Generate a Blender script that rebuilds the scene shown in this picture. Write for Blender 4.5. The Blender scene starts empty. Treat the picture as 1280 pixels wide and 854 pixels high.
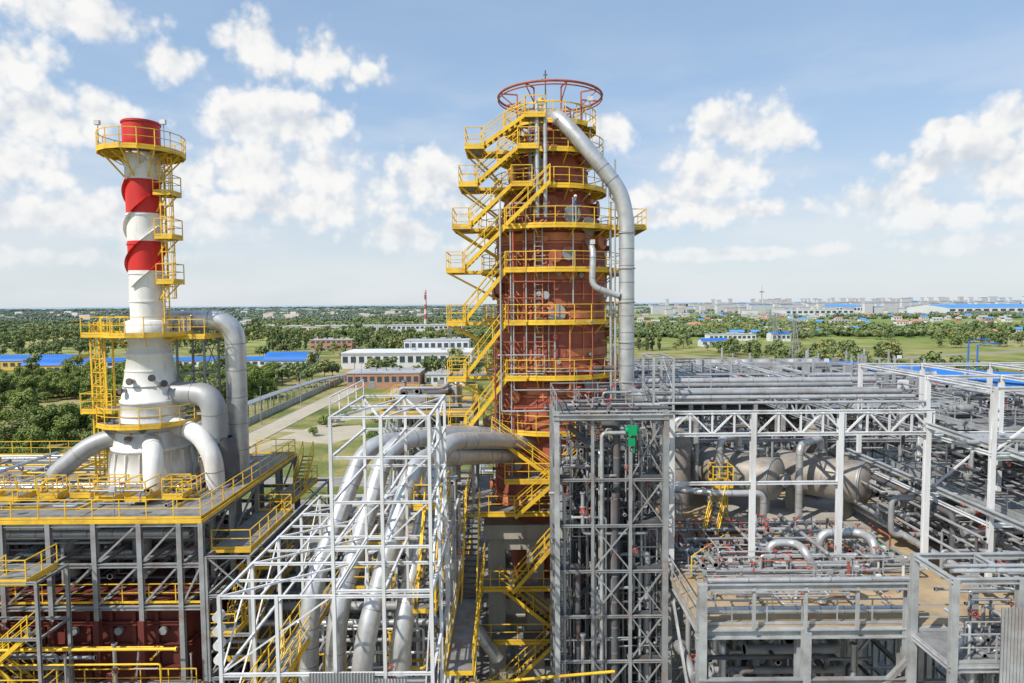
import bpy, math, random
from mathutils import Vector, Matrix, noise
R=random.Random(11)
V=Vector
sc=bpy.context.scene
COL=sc.collection
H=38.0
# ---------------------------------------------------------------- materials
def nmat(name,c,rough=.6,metal=0.,var=.18,scale=1.5,dirt=None,damt=.0,dscale=.6,bump=.0,streak=False):
    m=bpy.data.materials.new(name); m.use_nodes=True
    nt=m.node_tree; N=nt.nodes; L=nt.links
    b=N['Principled BSDF']; b.inputs['Roughness'].default_value=rough; b.inputs['Metallic'].default_value=metal
    tc=N.new('ShaderNodeTexCoord')
    mp=N.new('ShaderNodeMapping'); L.new(tc.outputs['Object'],mp.inputs[0])
    if streak: mp.inputs['Scale'].default_value=(1,1,.18)
    n=N.new('ShaderNodeTexNoise'); n.inputs['Scale'].default_value=scale; n.inputs['Detail'].default_value=5; n.inputs['Roughness'].default_value=.65
    L.new(mp.outputs[0],n.inputs['Vector'])
    r=N.new('ShaderNodeMapRange'); r.inputs[1].default_value=.3; r.inputs[2].default_value=.7; r.inputs[3].default_value=1-var; r.inputs[4].default_value=1+var
    L.new(n.outputs[0],r.inputs[0])
    mx=N.new('ShaderNodeVectorMath'); mx.operation='SCALE'; mx.inputs[0].default_value=c; L.new(r.outputs[0],mx.inputs['Scale'])
    out=mx.outputs[0]
    if dirt:
        n2=N.new('ShaderNodeTexNoise'); n2.inputs['Scale'].default_value=dscale; n2.inputs['Detail'].default_value=7; n2.inputs['Roughness'].default_value=.7
        L.new(mp.outputs[0],n2.inputs['Vector'])
        r2=N.new('ShaderNodeMapRange'); r2.inputs[1].default_value=.5; r2.inputs[2].default_value=.68; r2.inputs[3].default_value=0; r2.inputs[4].default_value=damt
        L.new(n2.outputs[0],r2.inputs[0])
        mm=N.new('ShaderNodeMix'); mm.data_type='RGBA'; L.new(r2.outputs[0],mm.inputs[0]); L.new(out,mm.inputs[6]); mm.inputs[7].default_value=(*dirt,1)
        out=mm.outputs[2]
    L.new(out,b.inputs['Base Color'])
    rr=N.new('ShaderNodeMapRange'); rr.inputs[3].default_value=max(0,rough-.12); rr.inputs[4].default_value=min(1,rough+.15); L.new(n.outputs[0],rr.inputs[0]); L.new(rr.outputs[0],b.inputs['Roughness'])
    if bump:
        bp=N.new('ShaderNodeBump'); bp.inputs['Strength'].default_value=bump; bp.inputs['Distance'].default_value=.05
        L.new(n.outputs[0],bp.inputs['Height']); L.new(bp.outputs[0],b.inputs['Normal'])
    return m
rust=(.20,.09,.05)
M={}
M['steel']=nmat('galvanised_steel',(.40,.42,.435),.5,.2,.22,1.2,(.20,.16,.13),.6,.5)
M['steel2']=nmat('grey_painted_steel',(.28,.295,.305),.6,.1,.22,1.,rust,.55,.7)
M['dsteel']=nmat('dark_steel',(.10,.105,.115),.7,.1,.3,1.,rust,.6,.6)
M['white']=nmat('white_steel_paint',(.66,.675,.69),.5,0,.1,1.3,(.30,.25,.21),.55,.8,streak=True)
M['stackw']=nmat('white_stack_paint',(.78,.775,.75),.5,0,.08,.8,(.33,.28,.23),.65,.55,.1,streak=True)
M['red']=nmat('red_stack_paint',(.60,.018,.014),.5,0,.15,1,(.3,.03,.02),.5,.8,streak=True)
M['yel']=nmat('yellow_paint',(.80,.50,.03),.55,0,.15,1.2,(.38,.18,.04),.55,.8)
M['clad']=nmat('aluminium_cladding',(.56,.57,.58),.36,.55,.14,1.4,(.34,.30,.26),.5,.8,.08)
M['cladb']=nmat('cladding_band',(.30,.31,.32),.5,.5,.1,2)
M['duct']=nmat('grey_duct',(.34,.35,.36),.5,.25,.15,1.,(.22,.17,.14),.5,.6,.1,streak=True)
M['oxide']=nmat('red_oxide_primer',(.36,.095,.055),.6,0,.35,.9,(.15,.05,.035),.75,.5,.15,streak=True)
M['oxide2']=nmat('orange_oxide_primer',(.58,.21,.095),.62,0,.28,1.2,(.30,.09,.045),.7,.7,.1)
M['oxided']=nmat('dark_oxide_plate',(.15,.030,.022),.7,0,.3,.8,(.07,.025,.02),.7,.5,.1,streak=True)
M['conc']=nmat('weathered_concrete',(.36,.345,.31),.9,0,.2,.8,(.18,.16,.13),.6,.5,.3,streak=True)
M['deck']=nmat('stained_concrete_deck',(.38,.29,.18),.9,0,.3,.5,(.30,.13,.05),.85,.35,.2)
M['grate']=nmat('steel_grating',(.12,.125,.125),.8,.2,.3,3)
M['gdeck']=nmat('light_grating',(.23,.235,.235),.7,.2,.3,2,rust,.4,.6)
M['vessel']=nmat('brown_grey_vessel',(.29,.26,.23),.5,.1,.28,.9,(.13,.105,.09),.6,.5)
M['green']=nmat('green_paint',(.0,.28,.11),.5)
M['valve']=nmat('red_valve_paint',(.42,.05,.03),.5)
M['blue']=nmat('blue_paint',(.02,.14,.50),.5,0,.1)
M['glass']=nmat('window_glass',(.05,.07,.09),.15,0,.2)
M['brick']=nmat('orange_brick',(.42,.22,.15),.9,0,.15,.3)
M['wallw']=nmat('white_cladding_wall',(.62,.63,.64),.7,0,.08,.1)
M['wally']=nmat('yellow_wall',(.65,.42,.08),.8,0,.1,.1)
M['roofg']=nmat('grey_roof',(.38,.39,.41),.8,0,.15,.1)
M['roofb']=nmat('blue_roof',(.02,.15,.50),.6,0,.15,.1)
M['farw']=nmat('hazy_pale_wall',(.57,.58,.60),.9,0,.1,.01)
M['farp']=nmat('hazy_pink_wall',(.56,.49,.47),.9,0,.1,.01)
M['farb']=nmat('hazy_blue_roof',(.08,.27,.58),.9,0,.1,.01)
M['bark']=nmat('bark',(.09,.065,.045),.9,0,.2,3)
M['asph']=nmat('asphalt_road',(.25,.24,.215),.9,0,.15,.3,(.30,.27,.20),.6,.1)
M['dirtroad']=nmat('pale_dirt_road',(.44,.39,.30),.95,0,.15,.2,(.27,.26,.13),.6,.1)
M['curb']=nmat('kerb_concrete',(.40,.39,.36),.9,0,.15,.5,(.22,.2,.17),.5,.3)
M['mark']=nmat('road_marking_white',(.75,.75,.73),.7)
M['yard']=nmat('plant_yard_concrete',(.24,.22,.175),.95,0,.3,.12,(.13,.15,.06),.8,.08)
M['skin']=nmat('skin',(.45,.25,.17),.6,0,.05)
M['cover']=nmat('blue_coverall_cloth',(.03,.09,.26),.85,0,.2,9)
M['boot']=nmat('black_boots',(.02,.02,.02),.6)
M['helm']=nmat('white_helmet',(.8,.8,.78),.35,0,.02)
M['hair']=nmat('brown_hair',(.05,.03,.02),.8)
M['eye']=nmat('eye_dark',(.02,.02,.02),.3)
def leafmat(name,c):
    return nmat(name,c,.75,0,.35,.25)
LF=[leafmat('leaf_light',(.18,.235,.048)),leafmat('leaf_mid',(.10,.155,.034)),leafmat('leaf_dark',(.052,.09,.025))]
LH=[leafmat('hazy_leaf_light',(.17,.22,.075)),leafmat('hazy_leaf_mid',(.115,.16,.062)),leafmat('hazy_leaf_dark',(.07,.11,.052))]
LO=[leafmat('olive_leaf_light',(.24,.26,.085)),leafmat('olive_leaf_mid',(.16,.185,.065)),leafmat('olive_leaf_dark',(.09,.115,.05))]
LHH=[leafmat('far_hazy_leaf_light',(.20,.245,.18)),leafmat('far_hazy_leaf_mid',(.155,.205,.17)),leafmat('far_hazy_leaf_dark',(.125,.175,.16))]  # leaf greens paled and blued: aerial haze painted into the far tree colours
# ---------------------------------------------------------------- builder
class B:
    def __init__(s,name,parent=None): s.n=name; s.v=[];s.f=[];s.m=[];s.sm=[];s.mats=[]; s.parent=parent
    def mi(s,m):
        m=M[m] if isinstance(m,str) else m
        if m not in s.mats: s.mats.append(m)
        return s.mats.index(m)
    def add(s,vs,fs,m,smooth=False):
        o=len(s.v); s.v.extend([tuple(v) for v in vs]); k=s.mi(m)
        for f in fs:
            s.f.append([o+i for i in f]); s.m.append(k); s.sm.append(smooth)
    def box(s,a,b,m):
        j=lambda:R.uniform(0,.006)
        x0,y0,z0=a[0]-j(),a[1]-j(),a[2]-j(); x1,y1,z1=b[0]+j(),b[1]+j(),b[2]+j()
        s.add([(x0,y0,z0),(x1,y0,z0),(x1,y1,z0),(x0,y1,z0),(x0,y0,z1),(x1,y0,z1),(x1,y1,z1),(x0,y1,z1)],
          [(0,3,2,1),(4,5,6,7),(0,1,5,4),(1,2,6,5),(2,3,7,6),(3,0,4,7)],m)
    def _fr(s,d,ref=None):
        d=d.normalized()
        side=d.cross(ref if ref else V((0,0,1)))
        if side.length<.02: side=d.cross(V((0,1,0)))
        side.normalize(); return d,side,side.cross(d)
    def beam(s,p,q,m,w=.2,h=None,off=(0,0)):
        p=V(p);q=V(q)
        if (q-p).length<1e-4: return
        h=h or w; w+=R.uniform(0,.006); h+=R.uniform(0,.006)
        d,a,u=s._fr(q-p); c=a*off[0]+u*off[1]
        vs=[]
        for t in (p,q):
            for i,j in ((-1,-1),(1,-1),(1,1),(-1,1)): vs.append(t+c+a*(i*w/2)+u*(j*h/2))
        s.add(vs,[(0,3,2,1),(4,5,6,7),(0,1,5,4),(1,2,6,5),(2,3,7,6),(3,0,4,7)],m)
    def ib(s,p,q,m,w=.25,h=None):
        h=h or w; t=max(.025,w*.12)
        s.beam(p,q,m,t,h-2*t); s.beam(p,q,m,w,t,(0,h/2-t/2)); s.beam(p,q,m,w,t,(0,-h/2+t/2))
    def lathe(s,prof,o,m,axis=(0,0,1),seg=24,mf=None,a0=0,a1=2*math.pi):
        o=V(o); d,a,u=s._fr(V(axis)); vs=[];full=abs(a1-a0-2*math.pi)<1e-4
        n=seg if full else seg+1
        for t,r in prof:
            for i in range(n):
                th=a0+(a1-a0)*i/seg; vs.append(o+d*t+a*(r*math.cos(th))+u*(r*math.sin(th)))
        for k in range(len(prof)-1):
            fs=[]
            for i in range(seg):
                j=(i+1)%n; fs.append((k*n+i,k*n+j,(k+1)*n+j,(k+1)*n+i))
            mm=mf(k) if mf else m
            if k==0:
                base=len(s.v); s.add(vs,fs,mm,True)
            else:
                kk=s.mi(mm)
                for f in fs: s.f.append([base+i for i in f]); s.m.append(kk); s.sm.append(True)
    def cyl(s,p,q,r,m,r2=None,seg=12):
        p=V(p);q=V(q); L=(q-p).length
        if L<1e-4: return
        r2=r if r2 is None else r2; ax=q-p
        s.lathe([(0,r),(L,r2)],p,m,ax,seg)
        d,a,u=s._fr(ax)
        for c,rr,fl in ((p,r,1),(q,r2,0)):
            vs=[c+a*(rr*math.cos(2*math.pi*i/seg))+u*(rr*math.sin(2*math.pi*i/seg)) for i in range(seg)]
            s.add(vs,[tuple(range(seg))[::-1] if fl else tuple(range(seg))],m)
    def pipe(s,pts,r,m,seg=10,bend=None,bands=0,bm='cladb',flange=False):
        pts=[V(p) for p in pts]; bend=bend if bend is not None else r*2.6
        path=[pts[0]]
        for i in range(1,len(pts)-1):
            a,b,c=pts[i-1],pts[i],pts[i+1]
            la,lc=(a-b).length,(c-b).length
            t=min(bend,la*.48,lc*.48)
            p0=b+(a-b).normalized()*t; p1=b+(c-b).normalized()*t
            n=5 if r<.3 else 8
            for k in range(n+1):
                x=k/n; path.append(p0*(1-x)**2+b*(2*x*(1-x))+p1*x*x)
        path.append(pts[-1])
        pp=[path[0]]
        for p in path[1:]:
            if (p-pp[-1]).length>1e-3: pp.append(p)
        path=pp
        if len(path)<2: return
        d,a,u=s._fr(path[1]-path[0]); vs=[];n=len(path)
        for i in range(n):
            if i==0: t=path[1]-path[0]
            elif i==n-1: t=path[-1]-path[-2]
            else: t=(path[i+1]-path[i]).normalized()+(path[i]-path[i-1]).normalized()
            t.normalize(); a=(a-t*a.dot(t)).normalized(); u=a.cross(t)
            for k in range(seg):
                th=2*math.pi*k/seg; vs.append(path[i]+a*(r*math.cos(th))+u*(r*math.sin(th)))
        fs=[]
        for i in range(n-1):
            for k in range(seg):
                j=(k+1)%seg; fs.append((i*seg+k,(i+1)*seg+k,(i+1)*seg+j,i*seg+j))
        s.add(vs,fs,m,True)
        s.add(vs[:seg],[tuple(range(seg))],m); s.add(vs[-seg:],[tuple(range(seg))[::-1]],m)
        if bands:
            for i in range(n-1):
                e=path[i+1]-path[i]; L=e.length
                if L>bands*.8:
                    k=max(1,int(L/bands))
                    for j in range(k+1):
                        c=path[i]+e*(j/k); dd=e.normalized()*.025
                        s.cyl(c-dd,c+dd,r*1.02+.005,bm,seg=seg)
        if flange:
            for c,e in ((path[0],path[1]-path[0]),(path[-1],path[-2]-path[-1])):
                s.cyl(c,c+e.normalized()*.08,r*1.5,m,seg=seg)
    def rail(s,pts,m='yel',h=1.1,sp=1.5,closed=False,t=.045,kick=True):
        pts=[V(p) for p in pts]
        if closed: pts=pts+[pts[0]]
        up=V((0,0,1))
        for i in range(len(pts)-1):
            p,q=pts[i],pts[i+1]; L=(q-p).length
            if L<.05: continue
            for z in (h,h*.55): s.beam(p+up*z,q+up*z,m,t*(1 if z==h else .75))
            if kick: s.beam(p+up*.07,q+up*.07,m,.02,.12)
            k=max(1,round(L/sp))
            for j in range(k+1):
                c=p+(q-p)*(j/k); s.beam(c,c+up*h,m,t)
    def stairs(s,p,q,w,m='yel',tread='grate'):
        p=V(p);q=V(q); d=q-p; hd=V((d.x,d.y,0)).normalized(); sd=V((-hd.y,hd.x,0)); up=V((0,0,1))
        n=max(2,int(abs(d.z)/.22))
        for sg in (-1,1):
            o=sd*(sg*w/2)
            s.beam(p+o,q+o,m,.05,.22)
            s.beam(p+o+up*1.05,q+o+up*1.05,m,.05); s.beam(p+o+up*.6,q+o+up*.6,m,.035)
            k=max(1,int(d.length/1.3))
            for j in range(k+1):
                c=p+o+d*(j/k); s.beam(c,c+up*1.05,m,.045)
        for i in range(n):
            c=p+d*((i+.5)/n); s.beam(c-sd*(w/2-.03),c+sd*(w/2-.03),tread,.24,.04)
    def ladder(s,x,y,z0,z1,fx,fy,m='yel',cage=True,w=.5):
        f=V((fx,fy,0)).normalized(); sd=V((-f.y,f.x,0)); c=V((x,y,0))
        for sg in (-1,1): s.beam(c+sd*(sg*w/2)+V((0,0,z0)),c+sd*(sg*w/2)+V((0,0,z1)),m,.06)
        z=z0+.15
        while z<z1: s.beam(c+sd*(-w/2)+V((0,0,z)),c+sd*(w/2)+V((0,0,z)),m,.03); z+=.3
        if cage:
            z=z0+2.2; K=[]
            for a in range(7):
                th=math.pi*a/6; K.append(c+sd*(math.cos(th)*.38)+f*(math.sin(th)*.7))
            while z<z1:
                for a in range(6): s.beam(K[a]+V((0,0,z)),K[a+1]+V((0,0,z)),m,.02,.06)
                z+=.75
            for a in (1,2,3,4,5): s.beam(K[a]+V((0,0,z0+2.2)),K[a]+V((0,0,z1)),m,.03)
    def plat(s,x0,x1,y0,y1,z,rails='NSEW',m='yel',g='gdeck',rh=1.1):
        s.box((x0,y0,z-.05),(x1,y1,z),g)
        C={'S':((x0,y0),(x1,y0)),'N':((x0,y1),(x1,y1)),'W':((x0,y0),(x0,y1)),'E':((x1,y0),(x1,y1))}
        for k,(a,b) in C.items():
            s.beam((*a,z-.1),(*b,z-.1),m,.07,.18)
            if k in rails: s.rail([(*a,z+.01),(*b,z+.01)],m,rh)
    def ringplat(s,cx,cy,z,ri,ro,a0=0,a1=360,m='yel',step=15,rail=True):
        n=max(2,int((a1-a0)/step)); P=[];Q=[]
        for i in range(n+1):
            a=math.radians(a0+(a1-a0)*i/n)
            P.append(V((cx+ro*math.cos(a),cy+ro*math.sin(a),z))); Q.append(V((cx+ri*math.cos(a),cy+ri*math.sin(a),z)))
        dn=V((0,0,-.05))
        for i in range(n):
            s.add([P[i],P[i+1],Q[i+1],Q[i]],[(0,1,2,3)],'gdeck'); s.add([P[i]+dn,P[i+1]+dn,Q[i+1]+dn,Q[i]+dn],[(3,2,1,0)],'grate')
            s.beam(P[i]+dn*1.8,P[i+1]+dn*1.8,m,.06,.17)
            s.beam(Q[i]*.97+P[i]*.03+dn*3,P[i]+dn*3,m,.05,.12)
            if i%2: s.beam(P[i]*.8+Q[i]*.2+dn*3,V((Q[i].x,Q[i].y,z-.8)),m,.06)
        if rail:
            s.rail([p+V((0,0,.01)) for p in P],m)
    def truss(s,p,q,dep,m,w=.18,n=None,ib=True):
        p=V(p);q=V(q);dn=V((0,0,-dep)); L=(q-p).length; n=n or max(2,round(L/(dep*1.25)))
        f=s.ib if ib else s.beam
        f(p,q,m,w); f(p+dn,q+dn,m,w)
        for i in range(n+1):
            c=p+(q-p)*(i/n); s.beam(c,c+dn,m,w*.5)
            if i<n:
                e=p+(q-p)*((i+1)/n)
                if i%2: s.beam(c,e+dn,m,w*.5)
                else: s.beam(c+dn,e,m,w*.5)
    def frame(s,xs,ys,zs,m,w=.25,br=.3,z0=None,kind='X',seed=1,inner=True,skip=()):
        r=random.Random(seed); zb=zs[0] if z0 is None else z0
        for i,x in enumerate(xs):
            for j,y in enumerate(ys):
                if (not inner) and 0<i<len(xs)-1 and 0<j<len(ys)-1: continue
                s.ib((x,y,zb),(x,y,zs[-1]),m,w)
        for z in zs:
            if z==zb: continue
            for j,y in enumerate(ys):
                if inner or j in (0,len(ys)-1) or z==zs[-1]: s.ib((xs[0],y,z-w*.4),(xs[-1],y,z-w*.4),m,w*.8)
            for i,x in enumerate(xs):
                if inner or i in (0,len(xs)-1) or z==zs[-1]: s.ib((x,ys[0],z-w*.45),(x,ys[-1],z-w*.45),m,w*.75)
        zz=sorted(set([zb]+list(zs)))
        def brace(a,b,c,d):
            s.beam(a,d,m,w*.4)
            if kind=='X': s.beam(b,c,m,w*.4)
        for k in range(len(zz)-1):
            for y in (ys if inner else (ys[0],ys[-1])):
                for i in range(len(xs)-1):
                    if r.random()<br: brace((xs[i],y,zz[k]),(xs[i+1],y,zz[k]),(xs[i],y,zz[k+1]),(xs[i+1],y,zz[k+1]))
            for x in (xs[0],xs[-1]):
                for i in range(len(ys)-1):
                    if r.random()<br: brace((x,ys[i],zz[k]),(x,ys[i+1],zz[k]),(x,ys[i],zz[k+1]),(x,ys[i+1],zz[k+1]))
    def clutter(s,x0,x1,y0,y1,z0,z1,n,rr=(.05,.2),seed=3,mats=('clad','steel2','duct','clad','steel','dsteel','duct'),valves=.3):
        r=random.Random(seed)
        for _ in range(n):
            rad=r.uniform(*rr)*r.uniform(.6,1); m=r.choice(mats)
            p=V((r.uniform(x0,x1),r.uniform(y0,y1),r.uniform(z0,z1))); pts=[p.copy()]; last=-1
            for k in range(r.randint(2,5)):
                ax=r.choice([a for a in (0,1,2) if a!=last]); last=ax
                lo,hi=((x0,x1),(y0,y1),(z0,z1))[ax]; nv=r.uniform(lo,hi)
                if abs(nv-p[ax])<rad*5: continue
                p=p.copy(); p[ax]=nv; pts.append(p)
            if len(pts)<2: continue
            s.pipe(pts,rad,m,seg=8,bands=1.2 if (rad>.1 and m=='clad') else 0,flange=True)
            if r.random()<valves:
                a,b=pts[0],pts[1]; c=a.lerp(b,r.uniform(.3,.7)); s.valve(c,(b-a).normalized(),rad,r.choice(('steel2','steel2','oxide','valve')))
    def valve(s,c,d,r,bm='steel2'):
        c=V(c);d=V(d)
        s.cyl(c-d*r*1.6,c-d*r*1.2,r*1.7,'steel2',seg=10); s.cyl(c+d*r*1.2,c+d*r*1.6,r*1.7,'steel2',seg=10)
        s.cyl(c-d*r*1.1,c+d*r*1.1,r*1.35,bm,seg=10)
        u=V((0,0,1)) if abs(d.z)<.7 else V((0,-1,0))
        s.cyl(c,c+u*(r*3+.25),r*.35+.01,'steel2',seg=6); s.torus(c+u*(r*3+.25),u,max(.12,r*1.3),.025,'valve')
    def torus(s,c,ax,r,t,m,seg=16,ts=6):
        c=V(c);d,a,u=s._fr(V(ax)); vs=[];fs=[]
        for i in range(seg):
            th=2*math.pi*i/seg; e=a*math.cos(th)+u*math.sin(th)
            for j in range(ts):
                ph=2*math.pi*j/ts; vs.append(c+e*(r+t*math.cos(ph))+d*(t*math.sin(ph)))
        for i in range(seg):
            for j in range(ts):
                i2=(i+1)%seg;j2=(j+1)%ts; fs.append((i*ts+j,i2*ts+j,i2*ts+j2,i*ts+j2))
        s.add(vs,fs,m,True)
    def flood(s,p,m='duct'):
        p=V(p); s.cyl(p,p+V((0,0,1.6)),.03,m,seg=6); s.box(p+V((-.16,-.16,1.55)),p+V((.16,.06,1.82)),'white')
    def drum(s,c,ax,L,r,m='vessel',saddle=True,zb=None,dish=.3):
        c=V(c);ax=V(ax).normalized(); o=c-ax*(L/2)
        pr=[(-r*dish,0.01),(-r*dish*.93,r*.3),(-r*dish*.73,r*.62),(-r*dish*.33,r*.9),(0,r)]
        pr+= [(L,r),(L+r*dish*.33,r*.9),(L+r*dish*.73,r*.62),(L+r*dish*.93,r*.3),(L+r*dish,.01)]
        s.lathe(pr,o,m,ax,28)
        for t in (.02,.3,.6,.98): s.cyl(o+ax*(L*t-.04),o+ax*(L*t+.04),r*1.025,'cladb',seg=28)
        for t in (.2,.5,.8):
            p=o+ax*(L*t); s.cyl(p,p+V((0,0,r+.4)),.16*min(1,r),m); s.cyl(p+V((0,0,r+.35)),p+V((0,0,r+.45)),.27*min(1,r),'steel2')
        if r>1:
            e=o+ax*(L+r*dish*.9); s.cyl(e,e+ax*.35,.35,m); s.cyl(e+ax*.3,e+ax*.4,.48,'steel2')
            for k in range(8):
                a=k*math.pi/4; sd=V((-ax.y,ax.x,0)); q=e+(sd*math.cos(a)+V((0,0,1))*math.sin(a))*.42; s.cyl(q+ax*.25,q+ax*.47,.035,'dsteel',seg=6)
            s.torus(o+ax*L,ax,r,.07,'cladb',28)
        if saddle and zb is not None:
            sd=V((-ax.y,ax.x,0))
            for t in (.2,.8):
                p=o+ax*(L*t); p.z=0
                a=p+V((0,0,zb)); s.beam(a-sd*r*.8+V((0,0,(c.z-r*.55-zb)/2)),a+sd*r*.8+V((0,0,(c.z-r*.55-zb)/2)),'conc',.4,c.z-r*.55-zb)
    def corr(s,p,q,z0,z1,m,pitch=.12,amp=.03):
        p=V((*p,0));q=V((*q,0)); L=(q-p).length; n=int(L/pitch*2); d=(q-p)/n; nn=V((-d.y,d.x,0)).normalized(); vs=[]
        for i in range(n+1):
            c=p+d*i+nn*(amp if (i//1)%2 else -amp); vs+= [c+V((0,0,z0)),c+V((0,0,z1))]
        s.add(vs,[(2*i,2*i+2,2*i+3,2*i+1) for i in range(n)],m)
    def done(s):
        me=bpy.data.meshes.new(s.n); me.from_pydata(s.v,[],s.f)
        for m in s.mats: me.materials.append(m)
        me.polygons.foreach_set('material_index',s.m); me.polygons.foreach_set('use_smooth',s.sm); me.update()
        o=bpy.data.objects.new(s.n,me); COL.objects.link(o)
        if s.parent: o.parent=s.parent
        return o
def empty(n,loc=(0,0,0)):
    e=bpy.data.objects.new(n,None); e.location=loc; COL.objects.link(e); return e

# ================================================================ FLUE STACK
SX,SY=-23.5,44.0
b=B('striped_flue_stack')
bands=[(49.9,'red'),(47.85,'stackw'),(46.1,'red'),(44.0,'stackw'),(42.2,'red'),(40.3,'stackw'),(37.0,None)]
b.lathe([(49.9,.92),(46,.9)],(SX,SY,0),'dsteel'); b.lathe([(0,.92),(.01,1.12)],(SX,SY,49.89),'dsteel')
def zc(z):
    for i in range(len(bands)-1):
        if z<=bands[i][0] and z>bands[i+1][0]: return bands[i][1]
    return 'stackw'
zl=sorted(set([49.9-.2*i for i in range(0,65)]+[bz for bz,_ in bands]),reverse=True)
pr=[(z,1.12 if z>48.4 else 1.06) for z in zl if z>=37]
b.lathe(pr,(SX,SY,0),'stackw',seg=32,mf=lambda k:zc((pr[k][0]+pr[k+1][0])/2))
for z in (49.8,48.0,46.1,43.9,42.0,40.1,38.3): b.cyl((SX,SY,z-.05),(SX,SY,z+.05),1.18 if z>48.4 else 1.11,zc(z),seg=32)
for s3 in range(3):
    n=110; vs=[]
    zs=[47.6-(47.6-39.2)*i/n for i in range(n+1)]
    for z in zs:
        a=2*math.pi*(s3/3+(z-39)/7.0); c,sn=math.cos(a),math.sin(a)
        vs+=[(SX+1.04*c,SY+1.04*sn,z),(SX+1.26*c,SY+1.26*sn,z)]
    for i in range(n):
        b.add([vs[2*i],vs[2*i+1],vs[2*i+3],vs[2*i+2]],[(0,1,2,3)],zc((zs[i]+zs[i+1])/2))
b.lathe([(37.1,1.06),(37.0,1.4),(36.2,1.45),(35.6,1.25),(35.0,1.35),(34.9,1.5),(34.8,1.5),(34.7,1.35),(31.9,1.78),(31.85,1.9),(31.7,1.9),(31.65,1.8),(30.6,2.0),(28.9,2.35),(28.85,2.5),(28.7,2.5),(28.65,2.4),(27.5,2.6),(26.3,2.6)],(SX,SY,0),'stackw',seg=36)
for z in (33.8,32.8,30.9,29.9): 
    r=1.35+(34.7-z)*.155 if z>31.8 else 1.8+(31.65-z)*.2
    b.cyl((SX,SY,z-.03),(SX,SY,z+.03),r+.05,'duct' if z<33 else 'stackw',seg=36)
for a in range(0,360,20):
    c,s_=math.cos(math.radians(a)),math.sin(math.radians(a))
    b.beam((SX+2.5*c,SY+2.5*s_,28.6),(SX+2.7*c,SY+2.7*s_,26.3),'stackw',.06,.14)
for a,z in ((-100,33.2),(-60,33.4),(-130,30.6),(-75,30.2),(-40,33),(-95,29.6),(-120,32.6)):
    c,s_=math.cos(math.radians(a)),math.sin(math.radians(a)); r=1.35+(34.7-z)*.17
    b.cyl((SX+r*c,SY+r*s_,z),(SX+(r+.35)*c,SY+(r+.35)*s_,z),.14,'duct'); b.cyl((SX+(r+.3)*c,SY+(r+.3)*s_,z),(SX+(r+.4)*c,SY+(r+.4)*s_,z),.23,'dsteel')
b.ringplat(SX,SY,47.9,1.15,2.55,step=22.5)
for a in range(0,360,45):
    c,s_=math.cos(math.radians(a)),math.sin(math.radians(a)); b.beam((SX+2.4*c,SY+2.4*s_,47.75),(SX+1.1*c,SY+1.1*s_,46.3),'yel',.08)
b.ringplat(SX,SY,36.2,1.5,2.75,step=22.5)
b.ringplat(SX,SY,30.5,2.0,3.2,-200,30,step=20)
b.ladder(SX+1.4,SY-.3,36.3,47.9,1,-.2)
for z in (45.3,42.5,39.6):
    b.plat(SX+1.1,SX+2.2,SY-.9,SY+.5,z,'NSE')
    for k in (0,1): b.beam((SX+2.1,SY-.8+k*1.2,z),(SX+1.0,SY-.4+k*.6,z-1.2),'yel',.07)
for x in (-26.9,-26.0):
    for y in (43.2,44.1): b.beam((x,y,26.3),(x,y,37.0),'yel',.09)
z=26.5
while z<37.0:
    b.beam((-26.9,43.2,z),(-26,43.2,z),'yel',.05); b.beam((-26.9,43.2,z),(-26,43.2,z+.9),'yel',.04); b.beam((-26.9,44.1,z),(-26.9,43.2,z),'yel',.04); z+=.9
b.ladder(-26.45,43.3,26.3,37.0,0,-1,cage=False)
b.plat(-27.1,-25.2,42.6,44.6,36.2,'NSW'); b.plat(-27.2,-25.2,42.4,44.6,31.3,'NSW')
for pts,r in (([(-24.9,43.4,29.6),(-26.9,42.9,29.1),(-29.0,42.3,27.2),(-29.0,42.3,26.2)],.60),
              ([(-22.6,42.2,29.3),(-21.7,40.6,28.9),(-21.5,40.2,27.6),(-21.5,40.2,26.2)],.58),
              ([(-22,43.4,30.2),(-19.8,42.6,29.8),(-18.7,42.2,28.3),(-18.6,42.2,26.2)],.58)):
    b.pipe(pts,r,'stackw' if r==.58 else 'duct',18,1.2,bands=1.4,bm='cladb')
b.pipe([(-22.6,45.0,37.0),(-18.4,45.4,37.0),(-18.4,45.4,26.3)],.68,'clad',22,1.6,bands=1.6)
b.pipe([(-21.8,43.9,32.2),(-19.1,43.4,32.2),(-19.1,43.4,26.3)],.78,'duct',22,1.4,bands=1.2)
b.lathe([(26.3,1.2),(28,1.2),(29.3,.8)],(-18.9,43.6,0),'dsteel')
b.frame([-21.8,-20.0],[44.2,46.4],[31,33.5,36],'steel2',.12,.6,z0=26.3,seed=5)
b.plat(-22.3,-19.6,43.5,46.6,36,'SE'); 
b.box((-22,44.3,36.1),(-20.9,45.4,37.3),'duct')
for a in (-150,-30): b.flood((SX+2.4*math.cos(math.radians(a)),SY+2.4*math.sin(math.radians(a)),47.9))
b.done().location.x=-.5

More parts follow.
